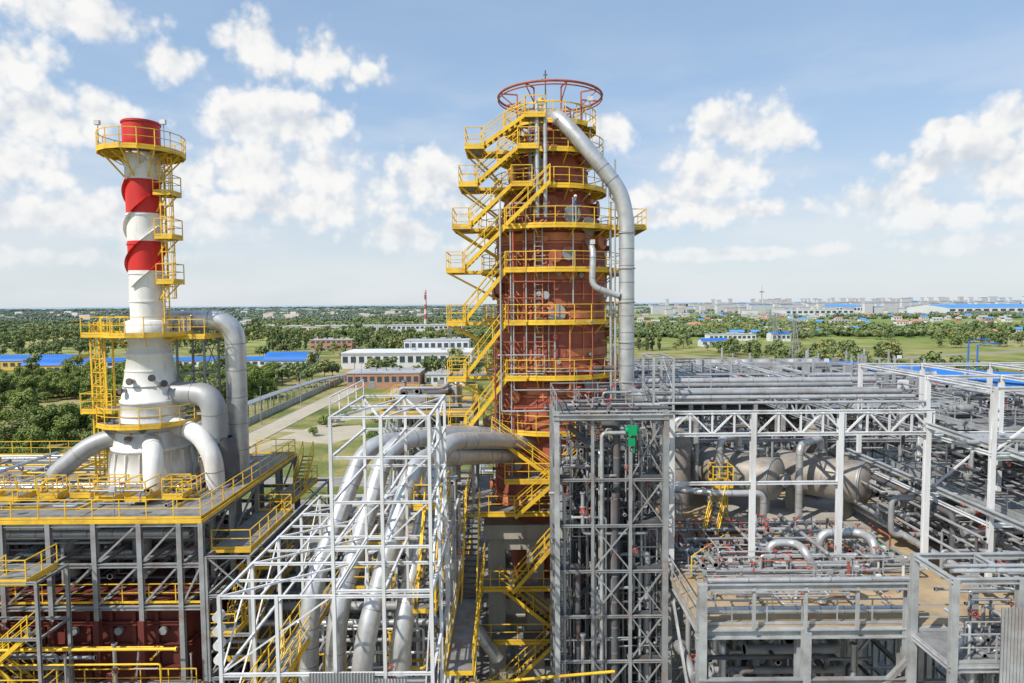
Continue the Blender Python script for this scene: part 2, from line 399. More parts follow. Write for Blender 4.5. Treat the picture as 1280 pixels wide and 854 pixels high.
# ================================================================ HEATER BUILDING
b=B('fired_heater_structure')
xs=[-41,-38.5,-36,-33.4,-30.8,-28.2,-25.6,-23.1,-20.6,-18.4,-17.2]
ys=[36,40,44,48,52]
b.frame(xs,ys,[21.4,23.8,26.1],'steel2',.26,.45,z0=0,kind='/',seed=8)
b.box((-41,36,26.12),(-17.2,52,26.3),'gdeck')
for a,c in (((-41,35.9),(-17.1,35.9)),((-17.1,35.9),(-17.1,52.1))): b.beam((*a,26.19),(*c,26.19),'yel',.07,.2)
b.rail([(-41,36,26.3),(-17.2,36,26.3),(-17.2,52,26.3),(-41,52,26.3)])
b.rail([(-41,38,26.32),(-27.5,38,26.32)]); b.rail([(-27.5,38.,26.32),(-27.5,40.5,26.32),(-19.7,40.9,26.32)])
b.rail([(-19.5,38.,26.32),(-19.5,50,26.32)])
b.rail([(-30.5,47.5,26.32),(-19.5,47.5,26.32)])
for i in range(9):
    x=-36+i*1.9; b.plat(x,x+1.2,38.3+R.random(),40,26.75,'SNEW',rh=1.0)
b.clutter(-40,-18,36.6,50,26.4,27.3,34,(.05,.13),seed=4,mats=('yel','duct','clad','steel2'))
for x in (-37,-29,-22): b.flood((x,36.1,26.3))
b.box((-41,36.7,0),(-18.6,51,21.3),'oxided')
x=-40.6
while x<-18.6:
    b.ib((x,36.6,0),(x,36.6,21.3),'oxided',.2); x+=1.28
for z in (21.0,20.2,18.9,17.6,16,14): b.ib((-41,36.5,z),(-18.6,36.5,z),'oxided',.22)
for y in range(38,51,2): b.ib((-18.5,y,0),(-18.5,y,21.3),'oxided',.2)
for z in (21,18.9,16.5,14): b.ib((-18.4,36.7,z),(-18.4,51,z),'oxided',.2)
for x in (-38.5,-36,-33.4,-30.8,-28.2,-25.6,-23.1,-20.6):
    b.box((x-.16,35.75,0),(x+.16,36.1,20.6),'oxided'); b.cyl((x+.9,36.55,19.8),(x+.9,36.3,19.8),.22,'steel2')
for x in (-36,-31,-26.5,-22.2): b.pipe([(x,39,26),(x,39,22)],.5,'duct',14,bands=1)
b.pipe([(-40,38.6,24.6),(-19,38.6,24.6)],.35,'clad',12,bands=1.5); b.pipe([(-40,39.6,23.1),(-19,39.6,23.1)],.25,'clad',12,bands=1.5)
b.clutter(-40,-18,37,50,21.5,25.8,70,(.05,.18),seed=9)
b.rail([(-41,36.1,21.5),(-17.3,36.1,21.5)]); b.plat(-34,-17.3,35.1,35.9,17.2,'S')
for k,(z,y0,y1) in enumerate(((24.2,37,44),(24.2,46.5,52),(22.0,40,52),(19.8,36,46),(17.3,38,52),(14.6,36,52),(11.5,36,52))):
    b.plat(-17.1,-14.9-(k%2)*.6,y0,y1,z,'NSE')
    b.beam((-17.2,y0+.5,z-1.4),(-15.4,y0+.5,z-.1),'steel2',.1); b.beam((-17.2,y1-.5,z-1.4),(-15.4,y1-.5,z-.1),'steel2',.1)
b.stairs((-16,37.2,19.8),(-16,40.5,22.0),.8); b.stairs((-16,47,22),(-16,44.2,24.2),.8); b.stairs((-16,49,24.2),(-16,51.5,26.3),.8); b.stairs((-16,38.5,17.3),(-16,41.5,19.8),.8)
b.frame([-17,-14.6],[36,44,52],[11.5,14.6,17.3,19.8,22,24.2],'steel2',.18,.35,z0=0,seed=12)
b.stairs((-29.6,34.2,21.3),(-25.8,34.2,18.0),.9); 
b.stairs((-24.6,33.2,21.4),(-28.6,33.2,18.0),.9); b.stairs((-30,33.2,21.6),(-26.2,33.2,24.2),.9)
b.plat(-32,-29.6,32.7,35,21.3,'SW'); b.plat(-29,-24.0,32.7,35,18.0,'SE'); b.plat(-26.3,-24.5,32.7,35,24.2,'SE')
b.frame([-32,-28.2,-24],[32.7,35],[18,21.3,24.2],'steel2',.16,.2,z0=0,seed=13)
b.rail([(-36,35.1,14.6),(-17.3,35.1,14.6)])
b.clutter(-31,-17.5,33.5,35.8,12,20.5,26,(.04,.12),seed=14,mats=('duct','clad','steel2','yel'))
b.done()

# ================================================================ MAIN REACTOR TOWER
TX,TY=2.7,46.0
b=B('reactor_regenerator_tower')
prof=[(23.6,4.1),(23.9,4.1),(23.95,3.95),(25.6,3.95),(26.4,3.8),(32.5,3.75),(42.0,3.7),(43.0,3.45),(44.5,2.85),(45.3,2.62),(46.7,2.5),(47.8,2.42),(48.9,2.1),(49.6,1.6),(50.0,1.0),(50.2,.3),(50.2,.01)]
def tr(z):
    for (a,ra),(c,rc) in zip(prof,prof[1:]):
        if a<=z<=c: return ra+(rc-ra)*(z-a)/(c-a+1e-6)
    return 3.9
b.lathe(prof,(TX,TY,0),'oxide',seg=56)
z=24.6;k=0
while z<49:
    r=tr(z); b.cyl((TX,TY,z-.05),(TX,TY,z+.05),r+.08,'oxide2' if k%3!=1 else 'oxide',seg=56)
    if k%3==0 and z<42: b.lathe([(z+.12,r+.03),(z+.62,r+.03)],(TX,TY,0),'oxide2',seg=56,a0=R.uniform(2.6,3.6),a1=R.uniform(4.4,6.6))
    z+=.82; k+=1
for a in range(0,360,12):
    c,s_=math.cos(math.radians(a)),math.sin(math.radians(a))
    for z0 in (26.8,30.8,34.3,38.2,40.5):
        if R.random()<.6: b.beam((TX+(3.80)*c,TY+3.80*s_,z0),(TX+3.80*c,TY+3.80*s_,z0+R.uniform(.8,2.2)),'oxide2' if R.random()<.5 else 'oxide',.07)
for k in range(80):
    z=R.uniform(25,48); a=math.radians(R.uniform(-175,-5)); r=tr(z); rr=R.choice((.1,.12,.18,.3,.4)) ; c,s_=math.cos(a),math.sin(a); l=.35 if rr<.25 else .3
    mm=R.choice(('oxide2','oxide','oxide','duct'))
    b.cyl((TX+r*.97*c,TY+r*.97*s_,z),(TX+(r+l)*c,TY+(r+l)*s_,z),rr,mm); b.cyl((TX+(r+l-.05)*c,TY+(r+l-.05)*s_,z),(TX+(r+l+.05)*c,TY+(r+l+.05)*s_,z),rr*1.45,mm)
LV=[29.8,33.3,36.8,40.1,42.8,45.4,47.7,49.6]
RO=[4.75,4.6,4.65,4.75,4.95,3.8,3.6,3.1]
for z,ro in zip(LV,RO):
    b.ringplat(TX,TY,z,tr(min(z,49))+.12,ro,step=15)
    a=math.radians(-60+z*7%40); b.flood((TX+(ro-.1)*math.cos(a),TY+(ro-.1)*math.sin(a),z))
b.plat(TX+3.6,TX+5.9,TY-3.3,TY+1,42.8,'SEN')
b.stairs((TX-3.0,TY-4.6,42.8),(TX-.3,TY-4.6,45.4),.8)
fl=LV
for i in range(len(fl)-1):
    z0,z1=fl[i],fl[i+1]; sh=0 if i<4 else (i-3)*.42
    xa=TX-5.75+sh; xb=xa+2.75
    b.stairs((xa,TY-3.9,z0),(xb,TY-3.9,z1),.85)
    b.plat(xa-1.0,xa+.15,TY-4.4,TY-1.5,z0,'SWN'); b.plat(xa,TX-3.0+sh*.6,TY-2.9,TY-1.6,z0,'')
    b.plat(xb-.1,xb+1.2,TY-4.4,TY-3.3,z1,'S')
    b.beam((xa-.9,TY-4.3,z0-.2),(TX-3.3,TY-2.6,z0-2.0),'yel',.1); b.beam((xa-.9,TY-1.7,z0-.2),(TX-3.4,TY-1.7,z0-2.0),'yel',.1)
b.plat(TX-5.8,TX+.5,TY-5.2,TY-3.6,24.9,'SW'); b.plat(TX-5.8,TX-4.2,TY-4,TY+4,24.9,'WN')
b.stairs((TX-2.6,TY-5.6,24.9),(TX+1.6,TY-5.6,28.6),.85); b.plat(TX+1.6,TX+3.4,TY-6,TY-4.4,28.6,'SE'); b.stairs((TX-.2,TY-4.6,27.0),(TX-4.,TY-4.6,29.8),.8)
b.plat(TX-3.2,TX+1.2,TY-5.4,TY-4,27.0,'S')
for z,x0,x1 in ((20.3,-5.8,.8),(16.9,-5.8,.8),(13,-5.8,.8)):
    b.plat(TX+x0,TX+x1,TY-5.6,TY-4.2,z,'SWE'); b.plat(TX+x0,TX+x0+1.4,TY-4.2,TY+4.5,z,'WN')
b.stairs((TX-2.8,TY-5.9,20.3),(TX+1.2,TY-5.9,24.9),.8); b.stairs((TX+.6,TY-5.0,16.9),(TX-3.6,TY-5.0,20.3),.8); b.stairs((TX-4.5,TY-5.9,13),(TX-.4,TY-5.9,16.9),.8); b.stairs((TX-.4,TY-5,9.5),(TX-4.4,TY-5,13),.8)
b.ladder(TX-1.0,TY-4.0,33.3,42.8,0,-1,'steel',cage=False); b.ladder(TX-1.2,TY-3.0,42.8,49.7,0,-1,'steel')
for dx in (-.95,-.45): b.pipe([(TX+dx-.1,TY-4.1,43.3),(TX+dx-.1,TY-4.1,50.3)],.13,'clad',10,bands=1.)
b.beam((TX-1.1,TY-4.1,50.3),(TX-.5,TY-4.1,50.3),'steel',.2)
for z in range(44,51): b.beam((TX-1.05,TY-4.1,z),(TX-.55,TY-3,z),'steel',.07)
ZR=51.9
b.torus((TX,TY,ZR),(0,0,1),3.5,.08,'oxide',seg=48,ts=6); b.torus((TX,TY,ZR-.22),(0,0,1),3.5,.045,'oxide',seg=48)
b.torus((TX,TY,ZR-.9),(0,0,1),2.3,.045,'yel',seg=36)
for a in range(15,375,45):
    c,s_=math.cos(math.radians(a)),math.sin(math.radians(a))
    b.beam((TX+2.3*c,TY+2.3*s_,49.6),(TX+2.3*c,TY+2.3*s_,ZR),'oxide',.09); b.beam((TX+2.3*c,TY+2.3*s_,ZR),(TX+3.5*c,TY+3.5*s_,ZR),'oxide',.08); b.beam((TX+2.3*c,TY+2.3*s_,ZR-.9),(TX+3.4*c,TY+3.4*s_,ZR-.1),'oxide',.05)
b.cyl((TX,TY,50.0),(TX,TY,51.0),.5,'duct'); b.cyl((TX-.6,TY+.5,49.8),(TX-.6,TY+.5,52.0),.2,'yel'); b.beam((TX-.3,TY,50.6),(TX-.3,TY,53.7),'dsteel',.09); b.beam((TX-.6,TY,53.1),(TX,TY,53.1),'dsteel',.05); b.beam((TX-.45,TY,53.4),(TX-.15,TY,53.4),'dsteel',.05)
b.clutter(TX-1.8,TX+1.8,TY-1.8,TY+1.8,49.8,51.3,10,(.06,.16),seed=17)
b.pipe([(TX-.1,TY,50.4),(TX+.2,TY-3.3,49.9),(TX+2.1,TY-4.1,47.5),(TX+4.1,TY-4.2,44.9),(TX+4.5,TY-4.2,43.2),(TX+4.5,TY-4.2,32.0),(TX+6.6,TY-4.3,32.0)],.48,'clad',22,1.5,bands=.95)
b.pipe([(TX+6.4,TY-4.3,32.0),(TX+12,TY-4.3,31.9)],.36,'clad',16,bands=1)
b.pipe([(TX+5.3,TY-1,27),(TX+5.3,TY-1,40),(TX+4.0,TY-1,40)],.28,'duct',14,bands=1.4)
b.pipe([(TX+2.2,TY-3.3,41.9),(TX+2.4,TY-4.3,41.3),(TX+2.3,TY-4.4,39.0),(TX+4,TY-4.4,38.4)],.2,'clad',12,bands=.8)
b.pipe([(TX+3.6,TY-3.2,45.5),(TX+3.7,TY-3.2,31.0)],.09,'clad',8); b.pipe([(TX+3.9,TY-3.4,47),(TX+3.9,TY-3.4,31.0)],.06,'clad',8)
for z in (33,35.5,38,40.1,42.3): b.beam((TX+3.2,TY-2,z),(TX+4.6,TY-4.3,z),'yel',.1); b.torus((TX+4.5,TY-4.2,z),(0,0,1),.51,.05,'steel2')
b.clutter(TX-3.9,TX+4.2,TY-4.5,TY-3.9,25,45,18,(.03,.07),seed=21,mats=('clad','oxide2','oxide','steel'),valves=.4)
b.clutter(TX+2,TX+5,TY-4,TY+1,24,34,18,(.06,.2),seed=23)
b.box((TX-4.6,TY-4.4,23.0),(TX+4.6,TY+4.4,23.9),'conc'); b.box((TX-4.3,TY-4.1,22.2),(TX+4.3,TY+4.1,23.0),'conc')
for x in (-3.8,-1.3,1.3,3.8):
    for y in (-3.6,3.6): b.box((TX+x-.55,TY+y-.5,0),(TX+x+.55,TY+y+.5,22.2),'conc')
for z in (18,13.5,9): 
    for y in (-3.6,3.6): b.box((TX-3.8,TY+y-.4,z),(TX+3.8,TY+y+.4,z+.9),'conc')
    for x in (-3.8,3.8): b.box((TX+x-.4,TY-3.6,z+.01),(TX+x+.4,TY+3.6,z+.89),'conc')
b.lathe([(14,.6),(17,2.4),(22.2,3.2)],(TX,TY,0),'oxide')
b.done()

# ================================================================ TRANSFER LINES
b=B('insulated_transfer_line')
for pts in ([(1.5,44.6,28.7),(-4.2,41.5,29.6),(-8.6,38.6,29.9),(-10.5,33.4,23.2),(-10.7,32.8,12),(-10.7,32.8,0)],
            [(1.0,43.8,29.0),(-3.6,40.0,30.2),(-6.9,36.6,30.3),(-8.9,32.4,22.4),(-9.0,31.6,12),(-9.0,31.6,0)],
            [(.7,43.4,28.0),(-2.6,38.8,29.0),(-5.1,34.6,30.0),(-7.2,30.6,21.8),(-7.4,30.2,12),(-7.4,30.2,0)],
            [(1.4,43.0,28.9),(-1.4,40.0,29.7),(-4.0,36.4,30.4),(-5.6,31.6,21.6),(-5.6,31.2,12),(-5.6,31.2,0)]):
    b.pipe(pts,.50,'clad',20,1.7,bands=.9)
b.pipe([(-.6,42.6,28.7),(2.2,44.2,28.5)],.95,'oxide',20,bands=1,bm='oxide2')
b.pipe([(-3.8,40.1,28.2),(-3.8,40.1,20),(-1,40,16)],.4,'clad',14,1.2,bands=1)
b.done()
# ================================================================ WHITE FRAME
b=B('white_steel_pipe_support_frame')
b.frame([-7.2,-5.2,-3.3],[26,32],[26.6,28.4,30.2,32.0,33.6],'white',.125,.2,kind='/',seed=4,z0=0)
b.frame([-11.8,-7.2,-3.3],[26,29.4,32.8,36.4,40],[20.4,23.2,26.4],'white',.14,.3,kind='/',seed=6,z0=0,inner=False)
for x in (-9.5,-5.2): b.ib((x,26,0),(x,26,26.4),'white',.13)
for y0,y1 in ((26,29.4),(29.4,32.8),(32.8,36.4),(36.4,40)):
    b.beam((-11.8,y0,26.35),(-7.2,y1,26.35),'white',.08); b.ib((-11.8,(y0+y1)/2,26.3),(-7.2,(y0+y1)/2,26.3),'white',.09)
for x in (-10.2,-8.6): b.beam((x,26,26.3),(x,40,26.3),'white',.08)
for x0,x1 in ((-7.2,-5.2),(-5.2,-3.3)):
    b.beam((x0,26,33.5),(x1,32,33.5),'white',.07); b.beam((x1,26,33.45),(x0,32,33.45),'white',.07)
b.ib((-7.2,29,33.5),(-3.3,29,33.5),'white',.12); b.ib((-3.3,29,26),(-3.3,29,33.6),'white',.12)
for a,c in (((-3.3,26,26.6),(-3.3,29,30.2)),((-3.3,32,30.2),(-3.3,29,33.6)),((-3.3,26,33.6),(-3.3,29,30.2)),((-3.3,29,26.6),(-3.3,32,30.2))): b.beam(a,c,'white',.08)
b.rail([(-7.2,26,33.65),(-7.2,32,33.65)],'white',h=.7,kick=False)
b.plat(-9,-5.4,26.4,28,19.6,'SN'); b.plat(-4.5,-3.5,29,40,24.4,'EW'); b.plat(-11.4,-10.4,27,39,21.1,'EW'); b.plat(-9.5,-4,37,38,24.4,'SN'); b.plat(-3.0,-1.8,28,41,22.1,'EW')
b.plat(-8.5,-6.2,33,34,23.6,'SN'); b.plat(-5,-3.5,33,36,27.8,'SEW')
b.stairs((-2.4,32,18.5),(-2.4,35.5,22.1),.8); b.stairs((-10.8,28,17.5),(-10.8,31.5,21.1),.8); b.stairs((-2.4,35,22.1),(-2.4,39,26),.8); b.stairs((-4,29.5,24.4),(-4,32.8,27.8),.8)
b.corr((-8.2,25.8),(-5.6,25.8),20.4,23.3,'duct'); b.corr((-5.5,25.7),(-4.3,25.7),20.2,23.1,'steel')
b.clutter(-11,-3.5,27,39,14,21,50,(.05,.15),seed=31,mats=('clad','yel','duct','white','steel'))
b.clutter(-4.4,-2.6,33,38,22,30,12,(.04,.10),seed=32,mats=('clad','white','steel'))
b.plat(-8.6,-2.6,43,49,30.9,'NSEW'); b.frame([-8.6,-5.6,-2.6],[43,46,49],[20,24,28,30.9],'steel',.18,.3,z0=0,seed=33); b.clutter(-8.4,-2.7,43.2,48.8,24,32.6,30,(.06,.2),seed=34)
b.box((-7.4,44,31.0),(-5.8,45.4,31.9),'duct'); b.box((-5,46,31.0),(-3.6,47.4,32.2),'steel')
for z in (25.2,24.6,24.0,23.4): b.cyl((-12.2,27,z),(-12.2,26.6,z),.2,'white')
b.done()
# ================================================================ FOREGROUND LATTICE TOWER
b=B('lattice_pipe_tower')
zs=[8+2.35*i for i in range(11)]; zs[-1]=32.2
b.frame([2.2,4.0,5.9,7.6],[33,35.5,38],zs,'steel2',.15,.3,kind='X',seed=40,z0=0)
b.ib((2.2,32.9,0),(2.2,32.9,32.6),'steel',.24); b.ib((7.65,32.9,0),(7.65,32.9,32.6),'steel2',.26)
b.ib((2.0,32.85,32.3),(8.0,32.85,32.3),'steel',.26)
b.rail([(2.2,38,32.3),(7.6,38,32.3)],'steel2'); b.rail([(2.2,33,32.3),(2.2,38,32.3)],'steel2'); b.box((2.3,33.2,32.2),(3.2,38,32.25),'grate')
for i in range(4):
    y=33.8+i*1.15; b.pipe([(2.4+i*.3,y,32.4),(8.4,y,32.4)],.05+.03*(i%3),('duct','dsteel','clad','dsteel')[i],8)
b.clutter(3.2,7.5,33.3,37.8,32.3,33.2,14,(.03,.09),seed=43,mats=('dsteel','steel2','duct'),valves=.5)
for i,z in enumerate(zs[1:-1]):
    if i%2: b.stairs((2.8,34.5,z),(5.4,34.5,z+2.35),.8,'dsteel')
    else: b.stairs((5.6,34.5,z),(3.0,34.5,z+2.35),.8,'dsteel')
    b.plat(2.3,2.9,33.3,37.5,z,'S',m='dsteel',g='grate'); b.plat(5.9,7.5,33.2,37.5,z,'SE',m='dsteel',g='grate'); b.box((2.9,35.2,z-.05),(5.9,37.8,z),'grate')
for i in range(44):
    x=2.5+R.random()*5; y=R.uniform(33.2,37.6); r=R.choice((.04,.06,.08,.1,.14,.2)); zt=R.uniform(24,31.9)
    b.pipe([(x,y,0),(x,y,zt),(x+R.uniform(-1,1),y,zt)],r,R.choice(('clad','steel','dsteel','dsteel','duct')),8,bands=1.3 if r>.09 else 0)
b.clutter(2.4,7.4,33.1,37.6,14,31.8,150,(.03,.12),seed=41,mats=('clad','steel','dsteel','steel2','dsteel','steel2'),valves=.3)
b.pipe([(-3.5,30,20.2),(4.8,31,20.3)],.07,'yel',8)
b.done()
b=B('green_chain_hoist')
b.box((5.67,32.2,31.5),(6.07,32.6,31.95),'green'); b.cyl((5.55,32.45,31.7),(6.2,32.45,31.7),.16,'green',seg=14); b.box((5.7,32.28,30.95),(6.0,32.62,31.35),'green'); b.beam((5.95,32.4,31.5),(5.95,32.4,30.6),'green',.08); b.torus((5.87,32.45,30.75),(0,1,0),.1,.03,'dsteel'); b.beam((5.87,32.45,31.5),(5.87,32.45,30.8),'dsteel',.06)
b.beam((5.87,32.45,31.95),(5.87,32.75,32.3),'dsteel',.08)
b.done()
# ================================================================ RIGHT: EQUIPMENT DECK
b=B('equipment_deck_structure')
DZ=24.0
b.box((8,28,DZ-.3),(30,58,DZ),'deck')
b.frame([8.1,12.4,16.9,21.3,25.6,30],[28.2,34,40,46,52,58],[12,18,DZ-.3],'steel',.3,.3,z0=0,kind='/',seed=50)
b.ib((7.8,27.9,DZ-.25),(30,27.9,DZ-.25),'steel',.4)
b.rail([(7.9,28.05,DZ+.02),(17,28.05,DZ+.02)],'steel'); b.rail([(7.9,28.05,DZ+.02),(7.9,34,DZ+.02)],'steel')
for x in (8.0,16.8): b.ib((x,27.6,0),(x,27.6,26.0),'steel',.34)
b.ib((12.4,27.5,0),(12.4,27.5,24),'steel',.32)
b.ib((7.8,27.6,25.9),(17,27.6,25.9),'steel',.28)
for x in (10.2,12.4,14.6): b.beam((x,27.6,DZ),(x,27.6,25.9),'steel',.12)
b.pipe([(8.2,27.6,26.2),(16.9,27.6,26.2)],.09,'clad',8,bands=1.5); b.pipe([(8.2,27.85,26.15),(16.9,27.85,26.15)],.05,'duct',8)
b.pipe([(8.2,28.4,24.5),(17.5,28.4,24.5)],.16,'clad',10,bands=1)
b.beam((12.4,27.5,18),(16.8,27.5,22.8),'steel',.2); b.beam((16.8,27.5,18),(21,27.5,22.8),'steel',.16)
for z in (21.8,19.5): b.ib((7.8,27.5,z),(17,27.5,z),'steel2',.26)
b.clutter(8.3,17,28.5,33.6,16,23.4,60,(.06,.25),seed=51,mats=('steel2','dsteel','duct','clad'))
b.clutter(8.6,20.8,32.5,39,DZ+.1,DZ+1.3,56,(.05,.12),seed=52,mats=('clad','duct','steel2','steel2','clad','oxide'),valves=.7)
b.clutter(9,17,29,32.5,DZ+.1,DZ+.9,20,(.03,.07),seed=55,mats=('clad','duct','steel2'),valves=.7)
b.clutter(21,30,29,44,DZ+.1,DZ+3,56,(.05,.2),seed=53,valves=.5)
b.clutter(9,21,46.5,50,DZ+.2,DZ+5,36,(.08,.2),seed=54,mats=('clad','clad','duct','steel2'),valves=.4)
for i in range(110):
    x=R.uniform(8.6,21);y=R.uniform(30.5,39.5); h=R.uniform(.4,1.2)
    b.beam((x,y,DZ),(x,y,DZ+h),R.choice(('oxide','steel','white','steel2')),R.uniform(.06,.11)); 
    if i%2: b.box((x-.1,y-.08,DZ+h),(x+.1,y+.08,DZ+h+.2),R.choice(('white','steel','duct','duct')))
for i in range(7):
    y=32.8+i*.5; b.pipe([(8.6,y,DZ+.3),(20.5,y,DZ+.3)],.05+.02*(i%3),R.choice(('clad','duct','steel2')),8)
b.plat(12.0,13.2,39.4,40.4,27.0,'SNEW'); b.ladder(12.6,39.3,DZ,28.0,0,-1,cage=False); b.stairs((11.2,37.4,DZ),(12.4,39.4,26.0),.7)
b.rail([(9,33,DZ+.02),(12,36.5,DZ+.02)],'yel'); b.rail([(13.6,32,DZ+.02),(20,32.6,DZ+.02)],'steel')
b.box((13.5,40,DZ),(24,46.5,DZ+.12),'conc')
b.pipe([(17.2,38.2,24.2),(19,38.6,24.2),(20.5,37.5,24.3),(21,35.6,24.1)],.06,'green',8)
b.done()
b=B('horizontal_drum'); b.drum((15.0,43.7,26.7),(.95,-1,0),5.0,1.3,zb=DZ); b.done()
b=B('horizontal_drum.001'); b.drum((20.2,43.2,26.5),(1.0,-1,0),5.4,1.35,zb=DZ); b.done()
b=B('vertical_accumulator_vessel')
b.lathe([(24,1.0),(28.6,1.0),(29.2,.8),(29.5,.4),(29.55,.01)],(11.0,44.5,0),'vessel',seg=28)
for z in (24.3,25.6,27,28.5): b.cyl((11.0,44.5,z-.04),(11.0,44.5,z+.04),1.04,'cladb',seg=28)
b.pipe([(11.0,44.5,29.4),(11.0,44.5,30.1),(12.4,44.5,30.1),(12.4,44.5,26)],.2,'clad',12,bands=.9)
b.done()
b=B('vertical_accumulator_vessel.001'); b.lathe([(24,.8),(29.6,.8),(30.0,.6),(30.2,.01)],(21.6,47.0,0),'vessel',seg=28); b.cyl((21.6,47,28),(21.6,47,28.1),.85,'cladb',seg=28);b.cyl((21.6,47,29),(21.6,47,29.1),.85,'cladb',seg=28); b.done()
b=B('overhead_pipe_loop')
for pts,r in (([(13.2,42.0,24.5),(13.2,42.0,29.2),(15.0,43.7,29.2),(15.0,43.7,28.2)],.22),([(18.0,41.3,24.2),(18.0,41.3,29.0),(20.2,43.2,29.0),(20.2,43.2,28.1)],.22),
   ([(8.5,40.4,26.6),(12.4,39.0,26.6),(14.9,39.0,26.6),(14.9,39.0,24.1)],.2),([(9,42,25.8),(10.6,42,25.8),(10.6,42,24)],.24),([(16.4,35,24.2),(16.4,35,25.6),(18.6,35,25.6),(18.6,33.6,25.6),(18.6,33.6,24)],.22),
   ([(13.2,33.8,24.1),(13.2,33.8,25.5),(14.6,33.8,25.5),(14.6,32.6,25.5),(15.2,32.6,24.2)],.2),([(14.2,30.0,24.1),(14.2,30.0,25.0),(16.0,30.0,25.0),(16.0,31.2,24.4)],.15),([(9.2,30.6,24.1),(9.2,30.6,24.9),(11.5,30.6,24.9)],.13)):
    b.pipe(pts,r,'clad',14,r*2.8,bands=.8,flange=True)
b.done()
# ================================================================ PIPE RACK OVERHEAD
b=B('overhead_pipe_rack')
xs=[8.2,12.4,16.9,21.4]; ys=[34,40,46]
for x in xs:
    for y in (34,46): b.ib((x,y,DZ),(x,y,32.3),'white' if y==34 else 'steel',.26)
b.truss((8.0,34,32.3),(21.7,34,32.3),1.15,'white',.17,n=12); b.truss((8.0,46,32.3),(21.5,46,32.3),1.1,'steel',.16,n=10)
for x in (8.2,16.9,21.4): b.truss((x,34,32.2),(x,46,32.2),1.0,'steel',.15,n=9)
b.ib((8.2,40,32.2),(21.3,40,32.2),'steel',.2); b.ib((8.2,46,28.3),(21.3,46,28.3),'steel',.2)
b.ib((8.2,34,28.6),(16.9,34,28.6),'white',.16)
for i in range(6):
    y=36+i*1.8; r=(.08,.12,.16,.1,.15,.22)[i]; b.pipe([(8,y,32.4+r),(22+R.random()*3,y,32.4+r)],r,R.choice(('clad','clad','duct','steel2')),10,bands=1.6 if r>.1 else 0)
for i in range(5):
    x=8.8+i*2.8; r=R.choice((.08,.1,.14)); b.pipe([(x,44.5,31.2),(x,50,31.2),(x,50,27)],r,R.choice(('clad','duct','steel')),10,bands=1.6 if r>.1 else 0)
b.rail([(8,46,32.9),(21,46,32.9)],'steel'); b.rail([(8,40,32.4),(12,40,32.4)],'steel')
b.frame([7.9,9.0],[37,40],[28,30.5,33,34.9],'steel',.12,.5,z0=24,seed=61)
b.done()
b=B('process_platform_structure')
b.frame([7,11.5,16,20.5,25,29.5,34,38.5],[50,56,62,68,74],[12,18,24,27.5,30.6],'steel',.26,.22,z0=0,seed=70,kind='/')
b.box((7,50,30.45),(24,74,30.62),'gdeck'); b.box((24,56,29.9),(38.5,74,30.1),'gdeck')
for y in (50,56,62,68,74): b.rail([(7,y,30.65),(24,y,30.65)],'steel',sp=1.5)
for x in (7,24): b.rail([(x,50,30.65),(x,74,30.65)],'steel',sp=1.5)
b.rail([(24,56,30.15),(38.5,56,30.15),(38.5,74,30.15)],'steel')
b.clutter(7.5,23.5,50.5,73,30.7,32.0,130,(.04,.15),seed=71,mats=('clad','clad','steel','duct','dsteel','steel2'),valves=.4)
b.clutter(24,38,51,73,26,31.4,100,(.05,.2),seed=72,valves=.5)
for i in range(26):
    y=50.5+i*.9; r=R.choice((.1,.15,.22)); b.pipe([(6,y,29.6),(40,y,29.6)],r,R.choice(('clad','duct','steel2')),8,bands=2)
for i in range(34):
    x=R.uniform(8,38);y=R.uniform(51,73); h=R.uniform(.5,1.4); w=R.uniform(.2,.7); b.box((x,y,30.6),(x+w,y+w*.7,30.6+h),R.choice(('duct','steel','white','steel2','duct')))
for i in range(50):
    x=R.uniform(8,40);y=R.uniform(52,74); b.beam((x,y,27),(x,y,R.uniform(31.5,33.4)),'steel',.13)
for x,y in ((10,50.5),(19,56),(27,57),(35,60),(14,62)): b.flood((x,y,31.2))
b.done()
b=B('process_platform_structure.001')
b.frame([30,36,42,48,54,60,66],[78,86,94,102],[10,16,22,25],'steel',.3,.3,z0=0,seed=75,kind='/')
b.clutter(30,66,78,102,16,26,150,(.1,.4),seed=76,valves=.2)
for y in (78,86,94,102): b.rail([(30,y,25.1),(66,y,25.1)],'steel',sp=2); 
b.box((32,86,24.8),(60,94,25.05),'gdeck'); b.clutter(6,30,78,102,14,27,90,(.1,.35),seed=77,valves=.2); b.frame([6,12,18,24,30],[78,90,102],[12,18,24,27],'steel',.28,.3,z0=0,seed=78)
b.done()
b=B('fin_fan_air_cooler')
for k in range(3):
    x=18+k*5; b.box((x,66.5,31.4),(x+4,70.5,31.8),'duct'); 
    for j in (0,1): b.lathe([(31.8,.8),(32.1,.75)],(x+1+j*2,68.5,0),'steel',seg=20); b.cyl((x+1+j*2,68.5,31.85),(x+1+j*2,68.5,31.9),.7,'dsteel',seg=20)
    for dx in (0,4):
        for yy in (66.5,70.5): b.beam((x+dx,yy,30.1),(x+dx,yy,31.4),'steel',.15)
b.done()
b=B('right_pipe_frame')
b.frame([22.6,26.6,31,36],[31,36,43],[27.4,30.8,33.9],'white',.22,.18,z0=0,seed=80,kind='/')
b.truss((22.6,31,31.4),(36,31,31.4),.9,'steel',.15); b.ib((21.3,34,31.6),(26.5,26.5,29.6),'steel',.26); b.ib((22.4,26.5,28.0),(22.4,44,28.0),'steel',.26)
b.plat(24.5,36,31,43,27.5,'SW',m='steel'); b.plat(26,36,36,43,30.9,'SW',m='steel')
